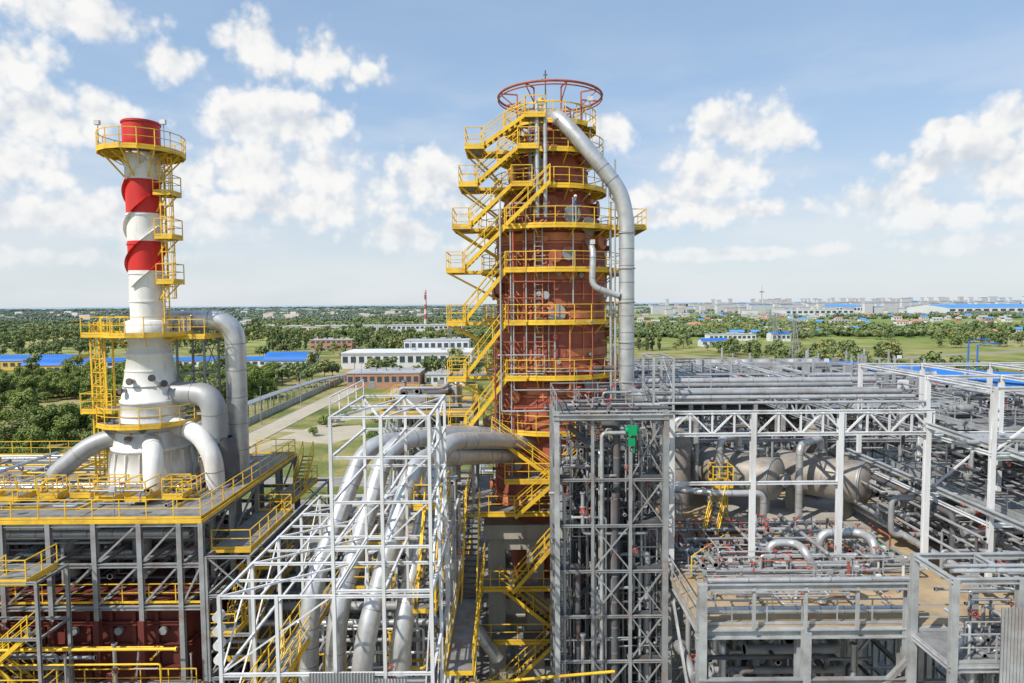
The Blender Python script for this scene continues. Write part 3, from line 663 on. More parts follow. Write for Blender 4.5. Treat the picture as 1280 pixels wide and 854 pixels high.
b.clutter(22.8,36,31.2,43,24,27,60,(.05,.22),seed=81,valves=.4); b.clutter(24.6,36,31.2,42,27.6,30.2,70,(.04,.16),seed=82,valves=.4); b.clutter(26,36,36,43,31,32.6,50,(.04,.12),seed=83,valves=.4)
for i in range(20):
    x=R.uniform(25,35);y=R.uniform(32,42); z=27.5 if i%2 else 30.95; 
    b.drum((x,y,z+.6),(1,0,0),R.uniform(.8,1.6),R.uniform(.14,.28),R.choice(('duct','clad','valve','vessel')),saddle=False)
for i in range(4): b.pipe([(22,32+i*.5,31.1),(40,32+i*.5,31.1)],.1,'clad',10,bands=1.5)
b.stairs((24,30,24),(27.4,30,27.4),.8,'steel')
b.done()
b=B('front_cable_tray_frame')
b.frame([16.0,18.4,21,24],[23.6,26],[22,24.6,27.9],'steel',.24,.1,z0=0,seed=85,kind='/')
b.corr((17.4,23.2),(19.6,23.2),23.4,27.0,'steel2'); b.corr((14.6,24.4),(15.9,24.4),19.5,21.8,'steel2')
b.plat(16,24,23.6,26,24.7,'SN',m='steel'); b.stairs((18.8,23,21.6),(22.5,23,24.7),.8,'steel')
b.clutter(16.2,23.5,23.8,25.8,22,27.6,36,(.04,.12),seed=86)
for i in range(2): b.pipe([(16,23.8+i*.45,28.1),(24,23.8+i*.45,28.1)],.08,'clad',8,bands=1.5)
b.done()
b=B('low_pipe_bridge')
b.frame([-14,-12.4],[28,36,44,52,60,70,80,92,104],[8,14,17],'steel',.26,.3,z0=0,seed=90,kind='/')
for z in (17.1,14.1):
    for i in range(6):
        r=R.choice((.1,.16,.22)); x=-14.4+i*.42; b.pipe([(x,26,z+r),(x,106,z+r)],r,R.choice(('clad','clad','duct','steel2')),8,bands=2.2)
for k in range(7):
    y=38+k*2.0; r=R.choice((.12,.2,.3)); b.pipe([(-17,y,18.2+r),(-2,y,18.2+r)],r,'clad' if k%2 else 'duct',10,bands=1.5)
b.clutter(-14,-3,41,60,8,22,70,(.08,.3),seed=91)
b.frame([-14,-9,-4,1],[50,58,66],[8,14,20],'steel',.24,.3,z0=0,seed=92); b.plat(-14,-4,50,58,20,'SNEW')
b.clutter(-20,12,56,100,2,14,90,(.1,.35),seed=93); 
b.frame([-4,2,8],[70,80,90,100],[6,12,18],'steel',.28,.3,z0=0,seed=94)
b.done()

# ================================================================ SETTING
def gmat():
    m=bpy.data.materials.new('ground_meadow'); m.use_nodes=True; nt=m.node_tree;N=nt.nodes;L=nt.links; bs=N['Principled BSDF']; bs.inputs['Roughness'].default_value=1; bs.inputs['Specular IOR Level'].default_value=.1
    tc=N.new('ShaderNodeTexCoord')
    def nz(sc,det=6,scale=(1,1,1)):
        mp=N.new('ShaderNodeMapping'); mp.inputs['Scale'].default_value=scale; L.new(tc.outputs['Object'],mp.inputs[0]); n=N.new('ShaderNodeTexNoise'); n.inputs['Scale'].default_value=sc; n.inputs['Detail'].default_value=det; n.inputs['Roughness'].default_value=.6; L.new(mp.outputs[0],n.inputs[0]); return n.outputs[0]
    def ramp(f,st):
        r=N.new('ShaderNodeValToRGB'); L.new(f,r.inputs[0])
        while len(r.color_ramp.elements)<len(st): r.color_ramp.elements.new(.5)
        for e,(p,c) in zip(r.color_ramp.elements,st): e.position=p; e.color=(*c,1)
        return r.outputs[0]
    def mix(f,a,c,fac=None):
        x=N.new('ShaderNodeMix'); x.data_type='RGBA'
        if f is not None: L.new(f,x.inputs[0])
        else: x.inputs[0].default_value=fac
        for k,v in ((6,a),(7,c)):
            if isinstance(v,tuple): x.inputs[k].default_value=(*v,1)
            else: L.new(v,x.inputs[k])
        return x.outputs[2]
    near=ramp(nz(.035,10),[(.34,(.10,.135,.04)),(.45,(.18,.20,.065)),(.53,(.30,.27,.11)),(.64,(.42,.35,.19))])
    fine=ramp(nz(1.2,5),[(.3,(.65,.65,.65)),(.7,(1.2,1.2,1.2))])
    mm=N.new('ShaderNodeMix'); mm.data_type='RGBA'; mm.blend_type='MULTIPLY'; mm.inputs[0].default_value=1; L.new(near,mm.inputs[6]); L.new(fine,mm.inputs[7])
    vor=N.new('ShaderNodeTexVoronoi'); vor.inputs['Scale'].default_value=.0035; mp=N.new('ShaderNodeMapping'); mp.inputs['Scale'].default_value=(1,.55,1); mp.inputs['Rotation'].default_value=(0,0,.2); L.new(tc.outputs['Object'],mp.inputs[0]); L.new(mp.outputs[0],vor.inputs['Vector'])
    sx=N.new('ShaderNodeSeparateColor'); L.new(vor.outputs['Color'],sx.inputs[0])
    field=ramp(sx.outputs[0],[(0,(.13,.19,.05)),(.35,(.22,.265,.08)),(.6,(.32,.34,.13)),(.85,(.42,.37,.20)),(1,(.16,.22,.07))])
    fm=N.new('ShaderNodeMix'); fm.data_type='RGBA'; fm.blend_type='MULTIPLY'; fm.inputs[0].default_value=1; L.new(field,fm.inputs[6]); L.new(ramp(nz(.02,8),[(.3,(.7,.75,.7)),(.7,(1.15,1.15,1.1))]),fm.inputs[7])
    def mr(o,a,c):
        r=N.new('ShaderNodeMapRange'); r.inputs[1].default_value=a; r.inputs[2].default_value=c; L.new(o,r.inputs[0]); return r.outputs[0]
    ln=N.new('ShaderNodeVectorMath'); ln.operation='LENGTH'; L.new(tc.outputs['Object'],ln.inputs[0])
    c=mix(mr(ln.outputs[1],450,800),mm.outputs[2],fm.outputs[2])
    c=mix(mr(ln.outputs[1],1200,5000),c,(.26,.32,.28))  # aerial haze painted into the ground colour, bluer with distance
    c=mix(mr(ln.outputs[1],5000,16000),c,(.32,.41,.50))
    L.new(c,bs.inputs['Base Color']); return m
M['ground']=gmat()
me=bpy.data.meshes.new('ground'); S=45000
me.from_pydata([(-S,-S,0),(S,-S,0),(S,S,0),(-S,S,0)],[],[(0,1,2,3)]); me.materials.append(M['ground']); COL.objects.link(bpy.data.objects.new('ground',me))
def sheet(n,pts,z,m):
    me=bpy.data.meshes.new(n); me.from_pydata([(x,y,z) for x,y in pts],[],[tuple(range(len(pts)))]); me.materials.append(M[m]); o=bpy.data.objects.new(n,me); COL.objects.link(o); return o
sheet('plant_yard_pavement',[(-66,-40),(110,-40),(110,128),(-66,128)],.02,'yard')
def road(n,pts,w,m='asph',z=.03,kerb=True,dash=True):
    b=B(n); P=[V((x,y,0)) for x,y in pts]; Lf=[];Rt=[]
    for i,p in enumerate(P):
        d=(P[min(i+1,len(P)-1)]-P[max(i-1,0)]).normalized(); s=V((-d.y,d.x,0)); Lf.append(p+s*w/2); Rt.append(p-s*w/2)
    up=V((0,0,z))
    for i in range(len(P)-1):
        b.add([Lf[i]+up,Rt[i]+up,Rt[i+1]+up,Lf[i+1]+up],[(0,1,2,3)],m)
        if kerb:
            for E in (Lf,Rt): b.beam(E[i]+V((0,0,.06)),E[i+1]+V((0,0,.06)),'curb',.2,.2)
        if dash:
            L=(P[i+1]-P[i]).length; k=int(L/8)
            for j in range(k):
                a=P[i].lerp(P[i+1],j/k); c=P[i].lerp(P[i+1],(j+.4)/k); e=(c-a).normalized(); s=V((-e.y,e.x,0))*.08; u=V((0,0,z+.006))
                b.add([a+s+u,a-s+u,c-s+u,c+s+u],[(0,1,2,3)],'mark')
    b.done()
road('plant_access_road',[(-75,60),(-75,150),(-74,230),(-72,320),(-66,380)],8,'dirtroad',.03,True,False)
def curve(p,n=6):
    out=[]
    for i in range(len(p)-1):
        a=p[max(i-1,0)];b_=p[i];c=p[i+1];d=p[min(i+2,len(p)-1)]
        for k in range(n):
            t=k/n; out.append(tuple(.5*((2*b_[j])+(-a[j]+c[j])*t+(2*a[j]-5*b_[j]+4*c[j]-d[j])*t*t+(-a[j]+3*b_[j]-3*c[j]+d[j])*t**3) for j in (0,1)))
    return out+[p[-1]]
road('dirt_track',curve([(-70,165),(-60,205),(-48,250),(-52,300)]),5,'dirtroad',.025,False,False)
road('dirt_track.001',curve([(-70,200),(-40,196),(0,215),(60,230)]),4,'dirtroad',.024,False,False)
road('country_road',curve([(110,250),(150,330),(230,420),(420,500),(800,600)]),8,'asph',.03,False,False)
road('perimeter_road',[(-66,140),(120,145)],7,'asph',.035)
sheet('bare_ground_patch',[(-64,185),(-50,180),(-42,195),(-48,208),(-60,204)],.012,'dirtroad')
b=B('concrete_panel_fence')
for pts in ([(-84,100),(-84,330),(-70,350),(-40,352)],[(-40,352),(60,345),(200,300)]):
    for (x0,y0),(x1,y1) in zip(pts,pts[1:]):
        L=math.hypot(x1-x0,y1-y0); k=int(L/3)
        for j in range(k):
            a=(x0+(x1-x0)*j/k,y0+(y1-y0)*j/k); c=(x0+(x1-x0)*(j+1)/k,y0+(y1-y0)*(j+1)/k)
            b.beam((*a,1.15),(*c,1.15),'curb',.12,2.2); b.beam((*a,0),(*a,2.5),'conc',.25)
b.done()
b=B('long_pipe_trestle')
pts=[(-92,150),(-92,250),(-88,300),(-75,330)]
for k in range(4): b.pipe([(x+k*.9,y,4.4) for x,y in pts],.35,'clad',8,8,bands=6)
for i in range(30):
    y=150+i*6; x=-92 if y<250 else -92+(y-250)*.12
    for dx in (-.4,3.2): b.beam((x+dx,y,0),(x+dx,y,4.1),'conc',.35)
    b.beam((x-.5,y,4),(x+3.3,y,4),'conc',.3)
b.done()
def building(n,x0,x1,y0,y1,h,wall='wallw',roof='roofg',floors=1,nw=12,gable=0,arch=0,stripe=None):
    b=B(n); b.box((x0,y0,0),(x1,y1,h),wall); 
    if arch:
        r=(y1-y0)/2; vs=[];m_=14
        for i in range(m_+1):
            a=math.pi*i/m_; yy=(y0+y1)/2-math.cos(a)*(r+.4); zz=h+math.sin(a)*arch; vs+=[(x0-.4,yy,zz),(x1+.4,yy,zz)]
        b.add(vs,[(2*i,2*i+1,2*i+3,2*i+2) for i in range(m_)],roof,True)
        b.add([vs[2*i] for i in range(m_+1)],[tuple(range(m_+1))],wall); b.add([vs[2*i+1] for i in range(m_+1)],[tuple(range(m_+1))[::-1]],wall)
    elif gable:
        ym=(y0+y1)/2
        b.add([(x0-.5,y0-.5,h),(x1+.5,y0-.5,h),(x1+.5,ym,h+gable),(x0-.5,ym,h+gable)],[(0,1,2,3)],roof); b.add([(x0-.5,y1+.5,h),(x1+.5,y1+.5,h),(x1+.5,ym,h+gable),(x0-.5,ym,h+gable)],[(3,2,1,0)],roof)
        for x in (x0,x1): b.add([(x,y0,h),(x,y1,h),(x,ym,h+gable)],[(0,1,2)],wall)
    else:
        b.box((x0-.3,y0-.3,h+.01),(x1+.3,y1+.3,h+.5),roof)
        for i in range(5): x=x0+(x1-x0)*R.uniform(.1,.9); b.box((x,(y0+y1)/2,h+.5),(x+2.5,(y0+y1)/2+2,h+1.8),'roofg')
    fh=h/floors
    for f in range(floors):
        for i in range(nw):
            x=x0+(x1-x0)*(i+.5)/nw; w=(x1-x0)/nw*.32; b.box((x-w,y0-.05,f*fh+fh*.4),(x+w,y0,f*fh+fh*.8),'glass')
            b.box((x-w-.1,y0-.12,f*fh+fh*.37),(x+w+.1,y0,f*fh+fh*.4),'curb')
    b.box((x0+(x1-x0)*.3,y0-.08,0),(x0+(x1-x0)*.3+3,y0,min(3.2,h*.6)),'steel2')
    if stripe: b.box((x0-.1,y0-.15,h-1.2),(x1+.1,y0-.02,h),stripe)
    for c in (x0+(x1-x0)*.1,x0+(x1-x0)*.7): b.cyl((c,y0-.15,0),(c,y0-.15,h),.1,'duct',seg=6)
    return b.done()
building('white_warehouse',-101,-24,392,425,9,'wallw','wallw',1,16,stripe='roofg')
building('white_warehouse.001',-70,-28,430,450,14,'wallw','roofg',2,10)
building('brick_workshop',-75,-42,300,318,6.6,'brick','roofg',1,10)
building('brick_workshop.001',-40,-22,306,318,5,'wallw','roofg',1,6)
building('blue_roof_shed',-262,-150,405,417,4.5,'wallw','roofb',1,24,gable=1.8)
building('blue_roof_shed.001',-330,-268,400,420,5.5,'wally','roofb',1,14,arch=3)
building('blue_roof_shed.002',-275,-240,372,388,5,'wally','roofb',1,8,arch=3)
building('blue_roof_shed.003',-148,-120,396,414,4.5,'wallw','roofb',1,8,arch=5)
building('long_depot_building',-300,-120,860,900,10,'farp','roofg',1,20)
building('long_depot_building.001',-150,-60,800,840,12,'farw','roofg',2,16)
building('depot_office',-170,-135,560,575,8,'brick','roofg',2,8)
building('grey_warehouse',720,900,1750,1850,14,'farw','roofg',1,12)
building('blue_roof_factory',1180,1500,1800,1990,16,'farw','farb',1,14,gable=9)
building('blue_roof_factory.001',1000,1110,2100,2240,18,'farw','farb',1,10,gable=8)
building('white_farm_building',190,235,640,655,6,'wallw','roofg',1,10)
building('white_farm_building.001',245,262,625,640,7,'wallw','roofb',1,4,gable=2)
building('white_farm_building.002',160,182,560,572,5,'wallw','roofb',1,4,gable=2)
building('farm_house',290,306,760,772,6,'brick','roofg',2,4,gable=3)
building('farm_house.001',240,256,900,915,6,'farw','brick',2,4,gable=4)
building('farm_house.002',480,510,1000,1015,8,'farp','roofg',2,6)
b=B('blue_roof_gallery')
p0,p1=V((120,276,0)),V((176,196,0)); d=(p1-p0).normalized(); s=V((-d.y,d.x,0)); n=30
b.add([p0+s*5+V((0,0,11.3)),p0-s*5+V((0,0,11.3)),p1-s*5+V((0,0,11.3)),p1+s*5+V((0,0,11.3))],[(3,2,1,0)],'grate')
for sg in (-1,1): b.add([p0+s*6*sg+V((0,0,11.5)),p0+V((0,0,14.2)),p1+V((0,0,14.2)),p1+s*6*sg+V((0,0,11.5))],[(0,1,2,3)],'roofb')
for i in range(n+1):
    c=p0.lerp(p1,i/n)
    for sg in (-1,1): b.beam(c+s*5*sg,c+s*5*sg+V((0,0,11)),'blue',.3)
b.beam(p0-s*5.2+V((0,0,1.4)),p1-s*5.2+V((0,0,1.4)),'wallw',.2,2.8); b.beam(p0-s*5.2+V((0,0,10.4)),p1-s*5.2+V((0,0,10.4)),'blue',.2,1.8)
b.done()
b=B('distant_striped_chimney')
for i in range(9): b.lathe([(i*6.2,2.3-i*.11),((i+1)*6.2,2.3-(i+1)*.11)],(-110,850,0),'oxide' if i%2 else 'farp',seg=14)
b.torus((-110,850,52),(0,0,1),1.9,.3,'steel2'); b.done()
def pylon(n,x,y,h,w):
    b=B(n)
    for sx in (-1,1):
        for sy in (-1,1): b.beam((x+sx*w,y+sy*w,0),(x+sx*.4,y+sy*.4,h),'steel2',.28)
    k=9
    for i in range(k):
        a=1-i/k;c=1-(i+1)/k; wa=.4+(w-.4)*a; wc=.4+(w-.4)*c
        for sy in (-1,1): b.beam((x-wa,y+sy*wa,h*i/k),(x+wc,y+sy*wc,h*(i+1)/k),'steel2',.16); b.beam((x+wa,y+sy*wa,h*i/k),(x-wc,y+sy*wc,h*(i+1)/k),'steel2',.16)
    for z,l in ((h*.98,4),(h*.86,6),(h*.75,4.5)): b.beam((x-l,y,z),(x+l,y,z),'steel2',.3); b.beam((x-l,y,z),(x,y,z+1.6),'steel2',.16); b.beam((x+l,y,z),(x,y,z+1.6),'steel2',.16)
    b.done()
pylon('transmission_tower',168,395,27,2.6); pylon('transmission_tower.001',245,620,27,2.6); pylon('transmission_tower.002',330,850,27,2.6); pylon('transmission_tower.003',-60,640,25,2.4)
b=B('distant_broadcast_mast'); b.cyl((1500,4000,0),(1500,4000,135),3,'steel2',.8,8); b.box((1490,3990,90),(1510,4010,98),'steel2'); b.done()
for i,(x,y,h) in enumerate(((55,80,33),(57.5,82,32.4),(-80,170,12),(-80,210,12),(-80,250,12),(-66,290,12))):
    b=B('street_lamp'+('' if i==0 else '.%03d'%i)); mm='blue' if i<2 else 'steel2'
    b.cyl((x,y,0),(x,y,h),.16,mm,.09,8); b.pipe([(x,y,h-.05),(x+.4,y-.6,h+.25),(x+.9,y-1.4,h+.3)],.06,mm,6); b.box((x+.7,y-2,h+.2),(x+1.1,y-1.3,h+.36),mm); b.cyl((x,y,0),(x,y,.4),.3,'conc'); b.done()
b=B('distant_town')
rt=random.Random(5)
for i in range(800):
    px=rt.triangular(.28,.80,.5) if i%3 else rt.uniform(.2,.85); y=rt.uniform(2000,4400); x=y*px; w=rt.uniform(10,45);h=rt.choice((6,8,9,12,15,18,27,30)) ; 
    if y>3300: h*=1.7
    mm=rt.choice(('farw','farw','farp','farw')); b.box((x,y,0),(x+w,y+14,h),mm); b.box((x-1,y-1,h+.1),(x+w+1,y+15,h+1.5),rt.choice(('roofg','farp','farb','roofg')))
    if h>12:
        for f in range(int(h/3.2)): b.box((x+1,y-.3,f*3.2+1),(x+w-1,y-.05,f*3.2+2.4),'roofg')
for i in range(60):
    y=rt.uniform(1500,4000); x=-y*rt.uniform(.1,.75); w=rt.uniform(12,40); h=rt.choice((6,8,14)); b.box((x,y,0),(x+w,y+14,h),rt.choice(('farw','farp')))
b.done()
b=B('distant_village')
for i in range(170):
    y=rt.uniform(700,1900); x=y*rt.uniform(.18,.78)*(1 if i%5 else -.8); w=rt.uniform(8,18); h=rt.uniform(3,6); d_=rt.uniform(7,10); wl=rt.choice(('farw','wallw','farp','brick')); rf=rt.choice(('roofg','brick','farb','roofg'))
    b.box((x,y,0),(x+w,y+d_,h),wl); b.add([(x-.5,y-.5,h),(x+w+.5,y-.5,h),(x+w+.5,y+d_/2,h+2.5),(x-.5,y+d_/2,h+2.5)],[(0,1,2,3)],rf); b.add([(x-.5,y+d_+.5,h),(x+w+.5,y+d_+.5,h),(x+w+.5,y+d_/2,h+2.5),(x-.5,y+d_/2,h+2.5)],[(3,2,1,0)],rf)
    for k in range(3): b.box((x+w*(k+.3)/3.2,y-.08,h*.4),(x+w*(k+.75)/3.2,y,h*.75),'glass')
b.done()
# ---------------------------------------------------------------- trees
def tree_mesh(name,h,cr,nl,ls,seed,mats,kind='round'):
    r=random.Random(seed); b=B(name)
    th=h*.35
    b.pipe([(0,0,0),(.1*h/8,0,th*.6),(0,.1,h*.75)],h*.018,'bark',6,bend=1)
    b.cyl((0,0,0),(0,0,h*.12),h*.03,'bark',h*.018,7)
    cl=[]
    nc=16 if kind=='round' else 22
    for k in range(nc):
        if kind=='round':
            a=r.uniform(0,6.28); el=r.uniform(-.35,1); rr=cr*r.uniform(.35,1)
            c=V((math.cos(a)*rr*math.cos(el*1.2),math.sin(a)*rr*math.cos(el*1.2),h*.58+math.sin(el*1.4)*h*.36)); cs=cr*r.uniform(.25,.48)
        else:
            t=r.random(); a=r.uniform(0,6.28); rr=cr*math.sin(math.pi*min(1,t*.9+.1))*.6
            c=V((math.cos(a)*rr,math.sin(a)*rr,h*(.12+.83*t))); cs=cr*.55
        cl.append((c,cs))
        if k<8: b.cyl((0,0,th*r.uniform(.6,1.6)),c,h*.011,'bark',h*.003,5)
    per=nl//nc
    for c,cs in cl:
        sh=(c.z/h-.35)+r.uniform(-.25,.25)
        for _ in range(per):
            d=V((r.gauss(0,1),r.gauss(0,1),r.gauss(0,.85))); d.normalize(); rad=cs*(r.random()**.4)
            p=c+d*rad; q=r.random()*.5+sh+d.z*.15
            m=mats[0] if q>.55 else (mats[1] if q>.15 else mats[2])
            n=(d+V((r.uniform(-.8,.8),r.uniform(-.8,.8),r.uniform(-.3,.9)))).normalized(); a=n.orthogonal().normalized(); a.rotate(Matrix.Rotation(r.uniform(0,6.28),3,n)); u=n.cross(a); s=ls*r.uniform(.6,1.3)
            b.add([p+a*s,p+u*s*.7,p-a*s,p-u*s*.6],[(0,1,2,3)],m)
    o=b.done(); me=o.data; bpy.data.objects.remove(o); return me
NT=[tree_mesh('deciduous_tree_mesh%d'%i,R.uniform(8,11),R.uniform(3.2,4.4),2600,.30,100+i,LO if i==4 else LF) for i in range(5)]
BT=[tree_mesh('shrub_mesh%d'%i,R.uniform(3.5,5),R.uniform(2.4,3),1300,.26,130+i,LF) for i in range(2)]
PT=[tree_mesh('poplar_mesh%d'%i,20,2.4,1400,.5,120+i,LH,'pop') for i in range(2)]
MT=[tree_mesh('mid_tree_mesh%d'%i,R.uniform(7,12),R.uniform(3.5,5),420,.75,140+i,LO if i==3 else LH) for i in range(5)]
def clump(name,seed,mats):
    r=random.Random(seed); b=B(name)
    for t in range(10):
        x,y=r.gauss(0,18),r.gauss(0,9); h=r.uniform(6,13); cr=r.uniform(3.5,6); b.beam((x,y,0),(x,y,h*.6),'bark',.6)
        for _ in range(70):
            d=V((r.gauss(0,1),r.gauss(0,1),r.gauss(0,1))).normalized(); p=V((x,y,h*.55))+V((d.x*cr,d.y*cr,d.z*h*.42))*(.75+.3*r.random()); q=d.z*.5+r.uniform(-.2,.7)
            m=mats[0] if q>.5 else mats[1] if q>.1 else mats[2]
            n=(d+V((r.uniform(-.5,.5),)*3)).normalized(); a=n.orthogonal().normalized(); u=n.cross(a); s=r.uniform(1,2); b.add([p+a*s,p+u*s,p-a*s,p-u*s],[(0,1,2,3)],m)
    o=b.done(); me=o.data; bpy.data.objects.remove(o); return me
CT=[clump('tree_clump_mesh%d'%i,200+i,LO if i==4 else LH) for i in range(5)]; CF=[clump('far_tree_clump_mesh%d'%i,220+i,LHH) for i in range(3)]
def put(n,me,x,y,s=1,par=None,sx=1,rz=None):
    o=bpy.data.objects.new(n,me); o.location=(x,y,-.1); o.rotation_euler=(0,0,R.uniform(0,6.28) if rz is None else rz); o.scale=(s*sx,s*sx,s*R.uniform(.8,1.15)); COL.objects.link(o)
    if par: o.parent=par
    return o
EX=[(-110,-15,375,455),(-82,-15,290,325),(-340,-115,350,425),(-66,112,-50,175),(-95,-62,100,345),(112,190,180,300),(-175,-130,555,580),(185,265,600,660)]
def free(x,y): return not any(a<x<c and d<y<e for a,c,d,e in EX)
cnt=0
for i in range(1000):
    y=R.uniform(105,348); x=R.uniform(-235,-97)
    if x/y<-.84 or not free(x,y): continue
    dn=noise.noise(V((x*.02,y*.02,3)))
    if x>-112 and dn<.1: continue
    if dn<-.38: continue
    if R.random()<.3: put('shrub',R.choice(BT),x,y,R.uniform(.7,1.2))
    else: put('deciduous_tree',R.choice(NT),x,y,R.uniform(.6,1.15))
    cnt+=1
    if cnt>450: break
for i in range(110):
    x,y=R.uniform(-64,-5),R.uniform(180,375)
    if free(x,y) and noise.noise(V((x*.05,y*.05,9)))>0: put('shrub',R.choice(BT),x,y,R.uniform(.4,.9))
e=empty('mid_distance_trees')
for i in range(2600):
    y=R.uniform(300,900); x=y*R.uniform(-.8,.8)
    if not free(x,y): continue
    dn=noise.noise(V((x*.008,y*.012,1)))+.5*noise.noise(V((x*.03,y*.03,7)))
    th=-.08 if x<0 else .30
    if dn<th: continue
    put('tree',R.choice(MT),x,y,R.uniform(.5,1.15),e)
for x0,y0,n in ((-205,560,7),(-150,620,5),(100,520,4),(-330,760,6),(-215,600,4)):
    for k in range(n): put('poplar_tree',R.choice(PT),x0+k*5,y0+R.uniform(-4,4),R.uniform(.7,1.1))
e=empty('distant_tree_belt')
rb=random.Random(77)
for k in range(56):
    y=750+(rb.random()**1.3)*3600; x=y*rb.uniform(-.8,.8); L_=rb.uniform(200,900); ang=rb.choice((0,.08,-.1,.2,1.3)); st=34
    for j in range(int(L_/st)):
        xx=x+math.cos(ang)*j*st; yy=y+math.sin(ang)*j*st
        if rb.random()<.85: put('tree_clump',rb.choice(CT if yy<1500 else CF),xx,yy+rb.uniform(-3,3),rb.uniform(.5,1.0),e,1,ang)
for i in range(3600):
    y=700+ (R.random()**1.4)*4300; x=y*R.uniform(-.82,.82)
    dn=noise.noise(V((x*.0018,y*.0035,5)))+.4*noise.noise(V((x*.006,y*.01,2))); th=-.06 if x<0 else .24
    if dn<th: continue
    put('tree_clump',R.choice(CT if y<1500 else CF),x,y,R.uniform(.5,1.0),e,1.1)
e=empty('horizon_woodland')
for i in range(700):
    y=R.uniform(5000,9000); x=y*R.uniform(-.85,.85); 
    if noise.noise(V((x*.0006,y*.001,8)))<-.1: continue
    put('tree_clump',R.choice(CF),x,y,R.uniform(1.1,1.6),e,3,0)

# ---------------------------------------------------------------- workers
def worker(name,loc,rot,pose=0):
    J=[(0,0,.95,.15),(0,0,1.15,.14),(0,.01,1.38,.16),(0,.01,1.5,.07),(0,0,1.58,.055)]
    E=[(0,1),(1,2),(2,3),(3,4)]
    def ad(pts,par):
        for p in pts: J.append(p); E.append((par,len(J)-1)); par=len(J)-1
        return par
    for s in (-1,1):
        ad([(s*.10,0,.88,.105),(s*.11,-.02*s,.5,.075),(s*.12,.02,.12,.055),(s*.12,.02,.05,.05),(s*.13,-.16,.04,.04)],0)
        if pose==0: A=[(s*.19,.01,1.42,.07),(s*.27,.03,1.14,.05),(s*.24,-.16,.98,.038),(s*.235,-.21,.96,.032)]
        else: A=[(s*.19,.01,1.42,.07),(s*.24,-.12,1.18,.05),(s*.2,-.38,1.1,.038),(s*.2,-.43,1.1,.032)]
        h=ad(A,2); q=J[h]
        for k in range(4): L=(.07,.08,.075,.06)[k]; ad([(q[0]-.03+.02*k,q[1]-.05,q[2]-.01,.01),(q[0]-.03+.02*k,q[1]-.05-L*.5,q[2]-.02,.009),(q[0]-.03+.02*k,q[1]-.05-L*.8,q[2]-.05,.008)],h)
        ad([(q[0]-s*.045,q[1]-.02,q[2],.012),(q[0]-s*.06,q[1]-.06,q[2]-.02,.01)],h)
    me=bpy.data.meshes.new('body'); me.from_pydata([j[:3] for j in J],E,[]); o=bpy.data.objects.new('tmp',me); COL.objects.link(o)
    o.modifiers.new('s','SKIN'); 
    for k,j in enumerate(J): me.skin_vertices[0].data[k].radius=(j[3],j[3])
    me.skin_vertices[0].data[0].use_root=True
    sd=o.modifiers.new('d','SUBSURF'); sd.levels=1
    dg=bpy.context.evaluated_depsgraph_get(); dg.update(); m2=bpy.data.meshes.new_from_object(o.evaluated_get(dg)); bpy.data.objects.remove(o)
    m2.materials.clear()
    for k in ('cover','skin','boot'): m2.materials.append(M[k])
    for p in m2.polygons:
        c=p.center; p.use_smooth=True; p.material_index=2 if c.z<.14 else (1 if (c.z>1.5 or (abs(c.x)>.12 and .85<c.z<1.2 and c.y<(-.19 if pose==0 else -.4))) else 0)
    par=empty(name,loc); par.rotation_euler=(0,0,rot)
    ob=bpy.data.objects.new('body',m2); COL.objects.link(ob); ob.parent=par
    h=B('head',par); h.lathe([(-.13,.01),(-.115,.045),(-.08,.07),(-.02,.083),(.04,.086),(.09,.07),(.12,.01)],(0,-.01,1.68),'skin',seg=16)
    h.cyl((0,-.09,1.68),(0,-.115,1.66),.014,'skin',.018,6); h.beam((-.025,-.088,1.62),(.025,-.088,1.62),'valve',.012)
    for s in (-1,1): h.cyl((s*.032,-.078,1.695),(s*.032,-.09,1.695),.012,'eye',seg=6); h.cyl((s*.08,0,1.68),(s*.098,0,1.68),.028,'skin',seg=8)
    h.lathe([(-.05,.088),(.03,.091)],(0,.005,1.68),'hair',seg=14,a0=math.pi*.1,a1=math.pi*.9)
    h.done(); h=B('safety_helmet',par); h.lathe([(0,.125),(.005,.105),(.05,.105),(.09,.08),(.115,.04),(.12,.005)],(0,0,1.735),'helm',seg=18); h.done()
worker('refinery_worker',(16.0,50.9,30.64),math.radians(20),0)
worker('refinery_worker.001',(4.0,TY-4.3,42.83),math.radians(60),1)

# ---------------------------------------------------------------- sun, sky with clouds, camera
sd=V((-.66,-.58,.92)).normalized()
el=math.asin(sd.z); az=math.atan2(sd.x,sd.y)
sl=bpy.data.lights.new('sun','SUN'); sl.energy=5.0; sl.angle=math.radians(.5); sl.color=(1,.935,.83)
so=bpy.data.objects.new('sun',sl); so.rotation_euler=sd.to_track_quat('Z','Y').to_euler(); COL.objects.link(so)
w=bpy.data.worlds.new('World'); sc.world=w; w.use_nodes=True; nt=w.node_tree; N=nt.nodes; L=nt.links
for n in list(N): N.remove(n)
out=N.new('ShaderNodeOutputWorld'); bg=N.new('ShaderNodeBackground'); bg.inputs[1].default_value=.14
sky=N.new('ShaderNodeTexSky'); sky.sky_type='NISHITA'; sky.sun_disc=False; sky.sun_elevation=el; sky.sun_rotation=az; sky.altitude=50; sky.dust_density=.6; sky.air_density=1.0; sky.ozone_density=2.0
L.new(sky.outputs[0],bg.inputs[0])
def math_(op,a,c=None,cl=False):
    n=N.new('ShaderNodeMath'); n.operation=op; n.use_clamp=cl
    for k,v in ((0,a),(1,c)):
        if v is None: continue
        if isinstance(v,(int,float)): n.inputs[k].default_value=v
        else: L.new(v,n.inputs[k])
    return n.outputs[0]
tc=N.new('ShaderNodeTexCoord'); sp=N.new('ShaderNodeSeparateXYZ'); L.new(tc.outputs['Generated'],sp.inputs[0])
